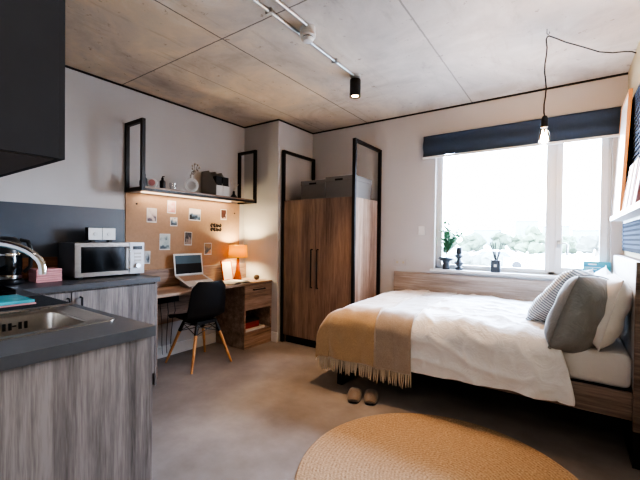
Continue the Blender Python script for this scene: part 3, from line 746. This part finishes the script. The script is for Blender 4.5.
# duvet / throw draping surface
EX, EY = -1.515, 2.76      # where the top starts to bend down (foot side, near side)
def drape(s, tt, off=0, hang=.44, seed=0, amp=1.0):
    """s = distance towards the head from the foot bend (negative = hanging), tt = same from the near bend"""
    R = .15+off
    def bend(d, R):
        if d >= 0: return 0, 0
        d = -d; q = R*PI/2
        if d < q: a = d/R; return R*math.sin(a), R*(1-math.cos(a))
        return R, R+(d-q)
    ox_, dx_ = bend(s, R+.12); oy_, dy_ = bend(tt, R)
    o_ = math.hypot(ox_, oy_)
    lim = (R+.12)*abs(ox_)/max(o_, 1e-6)+R*abs(oy_)/max(o_, 1e-6)
    if o_ > lim: ox_ *= lim/o_; oy_ *= lim/o_
    dz = max(dx_, dy_) if min(dx_, dy_) <= 0 else (dx_**3+dy_**3)**(1/3)
    dz = min(dz, hang+.12*(min(dx_, dy_)/.4))
    x = EX+max(s, 0)-ox_; y = EY+max(tt, 0)-oy_
    top = .692+off-.035*max(0, 1-max(s, 0)/.9)
    if tt > 0: top += .008*math.sin(min(tt, 1.1)*2.6)
    z = top-dz
    # folds
    p = Vector((x*3.1+seed, y*3.1, z*2.0))
    n1 = noise.noise(p)+.5*noise.noise(p*2.3)+.25*noise.noise(p*5)
    ang = x*7+y*3
    n2 = noise.noise(Vector((x*9+y*4, y*3-x*2, z*1.5+seed)))
    d = (n1*.017+n2*.012)*amp
    cr = (1-abs(noise.noise(Vector((x*3.2+z*2.2+seed, (y+z)*5.5, 3.3)))))**7*.016+(1-abs(noise.noise(Vector((x*7-y*4, (y-z)*6+x*2, 7.7)))))**9*.009
    d += (cr-.005)*(amp if amp > .97 else .25)
    if dz < .02: z += d*.9
    else:
        f = min(1, dz/.15); z += d*(1-f)*.9
        hangf = .5+dz
        if oy_ > ox_: y -= (d*1.1+.012*math.sin(x*23+2*noise.noise(Vector((x*2, 0, 0))))*dz*1.8*amp)*f
        else: x -= (d*1.1+.012*math.sin(y*23)*dz*1.8*amp)*f
    return Vector((x, y, z))
Ltop = 3.93-EY
def duv(u, v):
    tt = -.53+(Ltop+.53)*v; xe = .035-.13*max(0, min(1, (tt+.45)/.45)); s = -.55+(xe-EX+.55)*u
    if u > .995: pass
    p = drape(s, tt, 0, .42-.03*u)
    # head edge of the cover runs on a slight slant and is folded thin
    e = max(0, (u-.9)/.1); p.z -= .045*e*e if tt > 0 else 0
    p.x += .02*math.sin(v*9)*e
    p.z += .03*math.exp(-((v-.62)/.25)**2)*math.exp(-((u-.75)/.2)**2)
    return p
t = thing('duvet', 'rumpled white duvet spread over the bed', 'duvet', (0, 0, 0))
mb = MB(); mb.grid(duv, 150, 110); d_ = mb.build('duvet_cover', M['duvet'], t, solid=.016, subd=1)

# throw over the foot of the bed
def throw_mat():
    m, nt, b = newmat('mustard_and_taupe_throw'); tc = nt.nodes.new('ShaderNodeTexCoord')
    sp = N(nt, 'ShaderNodeSeparateXYZ'); nt.links.new(tc.outputs['Object'], sp.inputs[0])
    r = N(nt, 'ShaderNodeMath', operation='GREATER_THAN'); nt.links.new(sp.outputs[0], r.inputs[0]); r.inputs[1].default_value = -1.262
    n = N(nt, 'ShaderNodeTexNoise', Scale=260, Detail=2); nt.links.new(tc.outputs['Object'], n.inputs['Vector'])
    a = ramp(nt, n.outputs[0], [(.35, rgb('#a58660')), (.65, rgb('#c2a47a'))]); c = ramp(nt, n.outputs[0], [(.35, rgb('#958473')), (.65, rgb('#b0a08e'))])
    mx = N(nt, 'ShaderNodeMixRGB'); nt.links.new(r.outputs[0], mx.inputs[0]); nt.links.new(a, mx.inputs[1]); nt.links.new(c, mx.inputs[2])
    nt.links.new(mx.outputs[0], b.inputs['Base Color']); b.inputs['Roughness'].default_value = .95
    b.inputs['Sheen Weight'].default_value = 1.0; b.inputs['Sheen Roughness'].default_value = .5
    n2 = N(nt, 'ShaderNodeTexNoise', Scale=160, Detail=3); nt.links.new(tc.outputs['Object'], n2.inputs['Vector']); bump(nt, b, n2.outputs[0], .35, .004)
    return m
M['throw'] = throw_mat()
TH = .44
def thr(u, v, off=.018):
    s = -.5+(-.965-EX+.5)*u; tt = -.545+(Ltop+.535)*v
    step = .014 if (EX+s) < -1.262 else 0
    return drape(s, tt, off+step, TH, 0, .95)
t = thing('throw_blanket', 'mustard and taupe fringed throw folded over the foot of the bed', 'blanket', (0, 0, 0))
mb = MB(); mb.grid(thr, 110, 110); mb.build('throw_cloth', M['throw'], t, solid=.008)
mb = MB()
rnd = random.Random(3)
for k in range(88):
    u = .17+.83*k/87; p = thr(u, 0); q0 = Vector((rnd.uniform(-.012, .012), rnd.uniform(-.012, .004), 0))
    L_ = .085+.03*rnd.random()
    mb.tube([p+Vector((0, 0, .01)), p+q0*.5+Vector((0, 0, -L_*.5)), p+q0+Vector((0, 0, -L_))], [.0036, .0045, .0028], 5)
for k in range(70):
    v = .17+.8*k/69; p = thr(0, v); L_ = .085+.03*rnd.random(); q0 = Vector((rnd.uniform(-.008, .004), rnd.uniform(-.012, .012), 0))
    mb.tube([p+Vector((0, 0, .01)), p+q0*.5+Vector((0, 0, -L_*.5)), p+q0+Vector((0, 0, -L_))], [.0036, .0045, .0028], 5)
o = mb.build('fringe', fabric('fringe_yarn', '#cfc0aa', '#b8a78f', 300), t); o['kind'] = 'stuff'

# pillows
def pillow(name, label, mat, c, w_, h_, th, yaw, lean, roll=0, seed=0, pinch=.09, group=None, rnd_k=.12):
    """flat pillow in local X(width) Z(height), thickness Y"""
    t = thing(name, label, 'pillow' if 'pillow' in name else 'cushion', c, 0, group)
    t.rotation_euler = (Matrix.Rotation(yaw, 3, 'Z') @ Matrix.Rotation(lean, 3, 'X') @ Matrix.Rotation(roll, 3, 'Y')).to_euler()
    for_side = []
    mb = MB(); n = 26
    def sh(u, v, sg):
        a, b2 = u*2-1, v*2-1
        ex = (1-pinch*(1-b2*b2)*abs(a)**3)*math.sqrt(1-rnd_k*b2*b2/2); ez = (1-pinch*(1-a*a)*abs(b2)**3)*math.sqrt(1-rnd_k*a*a/2)
        prof = (max(0, 1-a**4))**.62*(max(0, 1-b2**4))**.62
        wr = noise.noise(Vector((a*2.5+seed, b2*2.5, sg)))*.014+noise.noise(Vector((a*6+seed, b2*6, sg*3)))*.007
        return Vector((a*w_/2*ex, sg*(th/2*prof+wr*min(1, prof*2)), b2*h_/2*ez))
    mb.grid(lambda u, v: sh(u, v, 1), n, n); mb.grid(lambda u, v: sh(u, v, -1), n, n)
    bmesh.ops.remove_doubles(mb.bm, verts=mb.bm.verts, dist=.0008)
    o = mb.build('pillow_case', mat, t, subd=1)
    for p in o.data.polygons: p.use_smooth = True
    pts = []
    for k in range(4*12):
        q = k/12; e = int(q); f = q-e
        a, b2 = [(-1+2*f, -1), (1, -1+2*f), (1-2*f, 1), (-1, 1-2*f)][e]
        ex = (1-pinch*(1-b2*b2)*abs(a)**3)*math.sqrt(1-rnd_k*b2*b2/2); ez = (1-pinch*(1-a*a)*abs(b2)**3)*math.sqrt(1-rnd_k*a*a/2)
        pts.append((a*w_/2*ex, 0, b2*h_/2*ez))
    MB().tube(pts+[pts[0]], .004, 6).build('seam', mat, t)
    return t
hp = PI/2
G = 'bed pillows against the headboard'
D = math.radians
pillow('bed_pillow', 'white bed pillow leaning on the headboard behind the large grey cushion', M['pillow_w'], (.20, 2.94, .845), .62, .47, .17, hp, D(14), seed=2, group=G, rnd_k=.28)
pillow('bed_pillow', 'white bed pillow leaning on the headboard near the window with a raised corner', M['pillow_w'], (.185, 3.60, .815), .62, .46, .16, hp, D(15), roll=D(-8), seed=5, group=G)
pillow('grey_cushion', 'large plain grey cushion nearest the camera on the bed', M['pillow_g'], (.08, 2.785, .812), .47, .53, .24, D(57), D(15), roll=D(10), seed=8, pinch=.02, rnd_k=.4)
pillow('grey_cushion', 'pale grey cushion mostly hidden behind the striped one', fabric('pale_grey_cushion_cloth', '#b4b5b6', '#a5a6a8', 500), (.03, 3.36, .85), .48, .46, .16, D(80), D(22), seed=11)
pillow('striped_cushion', 'grey and white striped cushion in front of the other pillows', M['stripe'], (-.03, 3.12, .86), .48, .50, .16, D(60), D(34), roll=D(14), seed=4, pinch=.03, rnd_k=.3)

# ---------------------------------------------------------------- rug and slippers
t = thing('round_rug', 'round woven jute rug on the floor beside the bed', 'rug', (-.53, 1.88, 0))
o = MB().lathe([(0, .001), (.0, .012), (.3, .012), (.6, .0125), (.745, .012), (.756, .008), (.758, .001), (0, .001)], seg=96).build('rug_mat', M['rug'], t)
def slipper(x, y, rz, lb):
    t = thing('slipper', lb, 'slipper', (x, y, 0), rz, 'taupe slippers by the bed')
    def outl(s_, z, inset=0):
        pts = []
        for k in range(28):
            a = 2*PI*k/28; yy = math.sin(a)*.128; wv = .052+.004*(-math.sin(a)); pts.append(((wv-inset)*math.copysign(abs(math.cos(a))**.6, math.cos(a)), yy*(1-inset*4)))
        return pts
    MB().prism(outl(1, 0), 'z', .0, .016).build('sole', M['card_dark'], t, bevel=.004)
    MB().prism(outl(1, 0, .003), 'z', .016, .022).build('insole', M['slip'], t)
    def f(u, v):  # vamp: toe end at -Y
        yy = -.126+.15*u; a = PI*v; wv = .055*math.sqrt(max(.02, 1-((yy)/.135)**2))**.6
        return Vector((wv*math.cos(a), yy, .014+(.018+.034*min(1, u*1.6))*math.sin(a)**.7))
    mb = MB(); mb.grid(f, 14, 14); mb.build('vamp', M['slip'], t, solid=.004)
slipper(-1.40, 2.53, math.radians(22), 'left taupe slipper of the pair under the edge of the bed')
slipper(-1.28, 2.58, math.radians(22), 'right taupe slipper of the pair under the edge of the bed')

# ---------------------------------------------------------------- right wall: ribbed panel, ledge, frames
t = thing('ribbed_wall_panel', 'dark navy ribbed panel on the wall above the headboard', 'wall panel', (RW, 3.0, 1.2))
B(-.018, 0, -.9, .93, 0, 1.13).build('panel_board', M['navyp'], t, bevel=.002)
mb = MB()
for k in range(33): mb.box(-.026, -.018, -.86, .87, .03+.033*k, .048+.033*k)
mb.build('ribs', M['rib'], t)
t = thing('picture_ledge', 'narrow white picture ledge on the wall above the headboard', 'shelf', (RW, 2.85, 1.44))
B(-.112, -.027, -.95, .95, 0, .02).build('ledge_board', M['white'], t, bevel=.003)
B(-.112, -.106, -.95, .95, .02, .034).build('lip', M['white'], t)
B(-.027, -.019, -.95, .95, -.02, .03).build('wall_rail', M['white'], t)
def leanframe(label, y0, y1, h, bxx, txx, fm, pm, group=None, fw=.022):
    """stands on the ledge and leans against the wall"""
    t = thing('framed_picture', label, 'framed picture', (bxx, (y0+y1)/2, 1.4605), group=group)
    a = math.atan2(txx-bxx, h); t.rotation_euler = (0, a, 0); w_ = (y1-y0)/2; hh = h/math.cos(a)
    mb = MB(); mb.box(0, .022, -w_, -w_+fw, 0, hh); mb.box(0, .022, w_-fw, w_, 0, hh); mb.box(0, .022, -w_+fw, w_-fw, 0, fw); mb.box(0, .022, -w_+fw, w_-fw, hh-fw, hh)
    mb.build('frame', fm, t, bevel=.0015)
    B(.004, .012, -w_+fw, w_-fw, fw, hh-fw).build('picture', pm, t)
    B(.012, .018, -w_+fw, w_-fw, fw, hh-fw).build('backing', M['board'], t)
leanframe('tall oak framed white picture leaning on the ledge by the window', 3.30, 3.785, .885, .282, .322, M['frameoak'], plain('white_mount', '#e6e6e4', .4))
fg = 'small frames leaning on the picture ledge'
leanframe('small oak frame leaning right of the tall framed picture', 3.02, 3.2, .32, .285, .325, M['frameoak'], photo_mat('ledge_print_a', '#d8d0cc', '#b58f80', '#6b5a58', 1), fg)
leanframe('small white frame in the middle of the picture ledge', 2.82, 2.99, .32, .285, .325, M['label'], photo_mat('ledge_print_b', '#e0c8c4', '#c9a09a', '#806060', 2), fg)
leanframe('small pinkish frame at the right edge of the view on the ledge', 2.6, 2.79, .30, .285, .325, M['pink'], photo_mat('ledge_print_c', '#e0d8d4', '#8d9aa2', '#404850', 5), fg)

# ---------------------------------------------------------------- sill objects
SL = WZ0+.0255
t = thing('potted_plant', 'leafy plant in a flared dark grey pot on the window sill', 'plant', (-1.10, 3.985, SL))
MB().lathe([(0, 0), (.038, 0), (.036, .06), (.04, .085), (.085, .11), (.088, .118), (.07, .13), (.045, .125), (.04, .118), (0, .118)], seg=28).build('pot', M['grey_pot'], t)
rnd = random.Random(5)
stems = MB(); leaves = MB()
def leaf(mb, p, d, L_, w_):
    d = d.normalized(); s_ = d.cross(Vector((0, .3, 1))).normalized(); up = s_.cross(d)
    a = [p, p+d*L_*.35+s_*w_, p+d*L_+up*-.1*L_, p+d*L_*.35-s_*w_]; vs = [mb.bm.verts.new(q) for q in a]; mb._f(vs, True)
for (tx, ty, tz) in ((-.02, .0, .52), (.02, .01, .47), (.19, -.01, .46), (.12, .0, .36), (-.03, .0, .40), (.15, .01, .38), (.07, .0, .33)):
    pts = [Vector((tx*q*q*1.0, ty*q, .11+(tz-.11)*q)) for q in (0, .25, .5, .75, 1)]; stems.tube(pts, .0025, 5)
    for k in range(24):
        q = .25+.75*k/23; p = Vector((tx*q*q, ty*q, .11+(tz-.11)*q)); a = rnd.random()*2*PI
        leaf(leaves, p, Vector((math.cos(a), .5*math.sin(a), .3+.4*rnd.random())), .058+.014*rnd.random(), .021)
stems.build('stems', M['stem'], t); leaves.build('foliage', M['leaf'], t)
t = thing('candle_holder', 'dark grey stacked candle holder on the window sill', 'candle holder', (-.965, 3.98, SL))
MB().lathe([(0, 0), (.035, 0), (.036, .025), (.022, .04), (.05, .075), (.05, .082), (.022, .105), (.02, .12), (.045, .15), (.045, .156), (.022, .172), (.03, .18), (.03, .24), (.02, .242), (.018, .225), (0, .225)], seg=26).build('holder_body', M['grey_pot'], t)
t = thing('reed_diffuser', 'dark square reed diffuser jar with sticks on the window sill', 'diffuser', (-.605, 3.965, SL))
B(-.043, .043, -.04, .04, 0, .125).build('jar', M['grey_pot'], t, bevel=.006)
B(-.012, .012, -.042, -.0395, .055, .08).build('jar_label', M['label'], t)
for (ax, ay) in ((-.055, .0), (-.01, .02), (.045, -.01), (.06, .02), (-.03, -.02)): MB().tube([(ax*.15, ay*.15, .12), (ax, ay, .30)], .005, 6).build('reed', M['card_dark'], t)
t = thing('picture_book', 'blue green landscape book standing on the sill behind the pillows', 'book', (.195, 3.96, SL))
m_, nt_, b0 = newmat('book_cover_waves'); vv = coords(nt_, (6, 1, 26)); nn = N(nt_, 'ShaderNodeTexNoise', Scale=1, Detail=3); nt_.links.new(vv, nn.inputs['Vector'])
nt_.links.new(ramp(nt_, nn.outputs[0], [(.3, rgb('#1f5f7d')), (.5, rgb('#3a93a8')), (.7, rgb('#4f9f8c'))]), b0.inputs['Base Color']); b0.inputs['Roughness'].default_value = .4
B(-.095, .095, -.008, .008, 0, .145).build('cover', m_, t, bevel=.001)
B(-.093, .093, -.006, .006, .001, .146).build('pages', M['paper'], t)
mb = MB(); mb.box(-.06, .0, -.0095, -.0078, .115, .126); mb.box(-.085, .03, -.0095, -.0078, .092, .096); mb.box(-.085, .0, -.0095, -.0078, .075, .079)
mb.build('cover_lettering', M['label'], t)

# ---------------------------------------------------------------- ceiling fittings
def arr(*a): return [Vector(q) for q in a]
t = thing('spot_light', 'black cylinder spotlight hanging at the end of the ceiling conduit', 'spotlight', (-1.562, 2.755, H))
MB().lathe([(.045, 0), (.045, -.022), (.02, -.03), (.02, -.042), (0, -.042)], seg=20).build('ceiling_box', M['galv'], t)
MB().lathe([(0, -.04), (.046, -.04), (.048, -.045), (.048, -.185), (.044, -.188), (.04, -.175), (0, -.172)], seg=28).build('lamp_can', M['black'], t)
MB().lathe([(0, -.176), (.03, -.176), (.03, -.181), (0, -.182)], seg=20).build('lens', M['ledw'], t)
o = MB().tube([(0, .0, 0), (0, 1.3, 0), (0, 2.715, 0)], .0115, 12).build('ceiling_conduit', M['galv'], loc=(-1.56, 0, H-.014)); tag(o, 'long galvanised conduit running along the ceiling to the spotlight', 'conduit')
o = MB().tube([(0, 0, 0), (0, 1.0, 0), (0, 1.9, 0)], .0115, 12).build('ceiling_conduit', M['galv'], loc=(-1.452, 0, H-.014)); tag(o, 'second galvanised conduit ending at the smoke detector', 'conduit')
for (xx, yy) in ((-1.56, 1.66), (-1.56, 2.42), (-1.452, 1.45)):
    o = MB().box(-.026, .026, -.01, .01, 0, .028).build('conduit_clip', M['galv'], bevel=.003, loc=(xx, yy, H-.028))
    tag(o, {1.66: 'steel clip on the long conduit before the smoke detector', 2.42: 'steel clip on the long conduit near the spotlight', 1.45: 'steel clip on the short conduit'}[yy], 'clip', 'conduit clips')
t = thing('smoke_detector', 'white smoke detector on a round box where the conduits meet', 'smoke detector', (-1.48, 1.955, H))
MB().lathe([(.05, 0), (.05, -.035), (.035, -.037), (0, -.037)], seg=26).build('mounting_box', M['label'], t)
MB().lathe([(0, -.036), (.052, -.036), (.054, -.045), (.054, -.06), (.046, -.064), (0, -.064)], seg=28).build('detector_base', M['white'], t)
MB().lathe([(.036, -.064), (.036, -.072), (0, -.072)], seg=24).build('sensor_gap', M['card_dark'], t)
MB().lathe([(0, -.072), (.04, -.072), (.041, -.078), (.03, -.092), (0, -.096)], seg=24).build('sensor_head', M['white'], t)

t = thing('pendant_lamp', 'bare glowing bulb pendant on a black cord swagged from a ceiling hook', 'pendant', (-.15, 2.86, H))
MB().tube([(0, 0, 0), (0, 0, -.03), (.008, 0, -.04), (.016, 0, -.03), (.014, 0, -.022)], .0025, 6).build('hook', M['black'], t)
hz = 2.652-H
cord = [(.012, .015, hz+.005), (.05, .06, hz-.002), (.10, .125, hz-.012), (.2, .24, hz-.024), (.30, .38, hz-.028), (.38, .47, hz-.018), (.455, .57, hz+.012), (.5, .62, hz+.02), (.528, .66, hz+.02)]
dn = [(.0, 0, -.69+2.7-2.65), ]
down = [(-.004+.006*math.sin(k*1.3), .004*math.cos(k), hz-.02-.088*k*.62) for k in range(11)]
down[-1] = (-.004, 0, -.585)
MB().tube([Vector(q) for q in reversed(down)]+[Vector((.002, .003, hz-.004))]+[Vector(q) for q in cord], .0042, 8).build('cord', M['black'], t)
MB().lathe([(0, -.58), (.012, -.582), (.02, -.6), (.022, -.655), (.019, -.66), (0, -.66)], c=(-.004, 0, 0), seg=20).build('bulb_holder', M['black'], t)
gb = MB().lathe([(.013, -.655), (.015, -.67), (.028, -.695), (.036, -.725), (.034, -.75), (.022, -.77), (0, -.777)], c=(-.004, 0, 0), seg=24).build('glass_bulb', M['cglass'], t)
MB().tube([(-.014, 0, -.675), (-.016, 0, -.735), (-.008, 0, -.69), (-.002, 0, -.738), (.004, 0, -.69), (.01, 0, -.735), (.006, 0, -.675)], .0022, 6).build('filament', M['fil'], gb)

# ---------------------------------------------------------------- outside
GZ = -1.0
struct('ground', MB().box(-120, 120, 4.4, 220, GZ-.2, GZ), plain('pale_paving', '#a9aaa6', .9, var=.08, scale=.2))
haz = [plain('hazy_foliage_%d' % i, c, .9, var=.25, scale=1.2) for i, c in enumerate(('#333c2b', '#3f4834', '#46473f'))]
trunk = plain('pale_bark', '#6b6259', .9)
rnd = random.Random(12)
kinds = ['round pale green tree', 'broad olive green tree', 'thin greyish tree']
places = ['behind the plant', 'right of the candle holder', 'left of the reed diffuser', 'just behind the reed diffuser', 'right of the reed diffuser', 'midway along the fixed pane', 'left of the mullion', 'behind the mullion', 'in the opening pane', 'at the right of the window']
for i in range(26):
    px = -36+2.6*i+rnd.uniform(-.3, .3); py = 62+(i % 3)*4.2; k = rnd.randrange(3); hh = rnd.uniform(2.6, 4.4)
    t = thing('distant_tree', kinds[k]+' in the hazy tree line far outside the window', 'tree', (px, py, GZ), group='tree line far outside: '+kinds[k])
    MB().tube([(0, 0, 0), (.1, 0, hh*.4), (0, 0, hh*.6)], [.22, .16, .1], 8).build('trunk', trunk, t)
    mb = MB()
    for q in range(7):
        c = (rnd.uniform(-1.3, 1.3), rnd.uniform(-.6, .6), hh*rnd.uniform(.2, .85)); r_ = rnd.uniform(.8, 1.25)
        mb.ball(c, r_, 14, .8)
    for v in mb.bm.verts:
        v.co += Vector((noise.noise(v.co*1.3), noise.noise(v.co*1.3+Vector((5, 0, 0))), noise.noise(v.co*1.6+Vector((0, 9, 0)))))*.55
        v.co.z = max(v.co.z, .1)
    mb.build('crown', haz[k], t)
bl = plain('hazy_render', '#565b62', .9, var=.05); bw = plain('hazy_windows', '#474d54', .6)
for i, (px, wd_, ht, lb) in enumerate(((-26, 9, 5.6, 'low pale block far off behind the tree line left of the reed diffuser'), (-13, 7, 8.8, 'tallest pale tower block far off behind the reed diffuser'), (-4, 8, 6.8, 'pale block far off to the right of the tower'), (5, 9, 5.4, 'long low pale block far off near the mullion'))):
    t = thing('distant_building', lb, 'building', (px, 150, GZ), group='pale buildings on the skyline')
    B(-wd_/2, wd_/2, -3, 3, 0, ht).build('wall', bl, t); B(-wd_/2-.2, wd_/2+.2, -3.2, 3.2, ht, ht+.3).build('roof', bw, t)
    for r_ in range(int(ht//3)):
        for c_ in range(3): B(-wd_/2+1+c_*(wd_-2)/3, -wd_/2+2.2+c_*(wd_-2)/3, -3.05, -2.98, 1.2+3*r_, 2.7+3*r_).build('window', bw, t)
def car(x, y, lb, colr, rz):
    t = thing('parked_car', lb, 'car', (x, y, GZ), rz, 'cars parked outside')
    body = plain('car_paint_'+colr[1:], colr, .3)
    MB().prism([(-2.1, .3), (2.1, .3), (2.15, .75), (1.2, .9), (.65, 1.4), (-1.1, 1.42), (-1.7, .95), (-2.12, .85)], 'y', -.85, .85).build('body', body, t, bevel=.08)
    MB().prism([(1.05, .92), (.6, 1.33), (-1.05, 1.35), (-1.5, .95)], 'y', -.87, .87).build('side_windows', bw, t)
    for sx in (-1.3, 1.35):
        for sy in (-.8, .8): MB().tube([(sx, sy-.1, .32), (sx, sy+.1, .32)], .32, 18).build('wheel', M['card_dark'], t)
car(-15.5, 31, 'pale blue green car parked outside right of the candle holder', '#b9d2cf', .1)
car(-4.6, 31, 'white car parked outside at the lower right of the fixed pane', '#dcdcdc', .05)
mb = MB()
rnd = random.Random(2)
for q in range(12): mb.ball((rnd.uniform(-2, 2), rnd.uniform(-.5, .5), rnd.uniform(.3, .9)), rnd.uniform(.5, .8), 12, .8)
for v in mb.bm.verts: v.co += Vector((noise.noise(v.co*2.3), noise.noise(v.co*2.3+Vector((5, 0, 0))), noise.noise(v.co*2.6)))*.3; v.co.z = max(0, v.co.z)
o = mb.build('outdoor_shrub', haz[2], loc=(-6.2, 27, GZ)); tag(o, 'pale shrub outside the lower right of the fixed pane', 'shrub')

# ---------------------------------------------------------------- lights
def light(name, typ, loc, energy, col, rot=(0, 0, 0), **kw):
    l = bpy.data.lights.new(name, typ); l.energy = energy; l.color = col
    for k, v in kw.items(): setattr(l, k, v)
    o = bpy.data.objects.new(name, l); COL.objects.link(o); o.location = loc; o.rotation_euler = rot; return o
WARM = (1, .62, .30)
light('desk_lamp_light', 'POINT', (LX, LY, DZ+.35), 44, (1, .81, .47), shadow_soft_size=.035)
light('shelf_strip_light', 'AREA', (LW+.08, 2.42, 1.694), 2.2, (1, .74, .48), shape='RECTANGLE', size=.04, size_y=1.1)
light('pendant_light', 'POINT', (-.154, 2.86, 1.975), 28, (1, .56, .24), shadow_soft_size=.03)
light('spot_beam', 'SPOT', (-1.562, 2.755, H-.19), 95, (1, .62, .32), spot_size=math.radians(80), spot_blend=.7, shadow_soft_size=.03)
# unseen ceiling fill lights added to brighten the room
for i, (xx, yy, e) in enumerate(((-.55, -.9, 9), (-.5, .35, 4))):
    t = thing('fill_light', 'added round ceiling fill light ' + ('behind the camera' if i == 0 else 'over the entrance end of the room'), 'fill light', (xx, yy, H))
    MB().lathe([(.11, 0), (.11, -.012), (.095, -.016), (.09, -.012), (0, -.012)], seg=28).build('trim_ring', M['white'], t)
    light('fill_lamp', 'AREA', (xx, yy, H-.03), e, (1, .80, .62), shape='DISK', size=.22)
pt = light('window_portal', 'AREA', (-.47, 4.2, 1.64), 1, (1, 1, 1), (math.radians(-90), 0, 0), shape='RECTANGLE', size=1.5, size_y=1.4)
pt.data.cycles.is_portal = True

wd = bpy.data.worlds.new('World'); SC.world = wd; wd.use_nodes = True; nt = wd.node_tree
bg = nt.nodes['Background']; tc = nt.nodes.new('ShaderNodeTexCoord'); sp = nt.nodes.new('ShaderNodeSeparateXYZ')
nt.links.new(tc.outputs['Generated'], sp.inputs[0])
nt.links.new(ramp(nt, sp.outputs[2], [(0, (.88, .94, 1, 1)), (.25, (.70, .83, 1, 1)), (1, (.54, .72, 1, 1))]), bg.inputs[0])
bg.inputs[1].default_value = 50.0

# ---------------------------------------------------------------- camera
cam = bpy.data.cameras.new('Camera'); co = bpy.data.objects.new('Camera', cam); COL.objects.link(co); SC.camera = co
f_, yaw, pitch, roll = 358.96, .60814553, -.01300653, .01115663
fw = Vector((-math.sin(yaw)*math.cos(pitch), math.cos(yaw)*math.cos(pitch), math.sin(pitch)))
r1 = Vector((math.cos(yaw), math.sin(yaw), 0)); u1 = r1.cross(fw)
r2 = r1*math.cos(roll)+u1*math.sin(roll); u2 = -r1*math.sin(roll)+u1*math.cos(roll)
mt = Matrix((r2, u2, -fw)).transposed().to_4x4(); mt.translation = Vector((0, 0, 1.285)); co.matrix_world = mt
cam.sensor_width = 36; cam.lens = f_/640*36; cam.shift_y = 1.614/640; cam.clip_start = .05; cam.clip_end = 500
SC.view_settings.view_transform = 'AgX'; SC.view_settings.look = 'AgX - High Contrast'; SC.view_settings.exposure = 0.56
SC.view_settings.use_white_balance = True; SC.view_settings.white_balance_temperature = 5900
SC.cycles.use_denoising = True; SC.cycles.max_bounces = 8; SC.cycles.diffuse_bounces = 5; SC.cycles.transparent_max_bounces = 12
SC.cycles.sample_clamp_indirect = 6
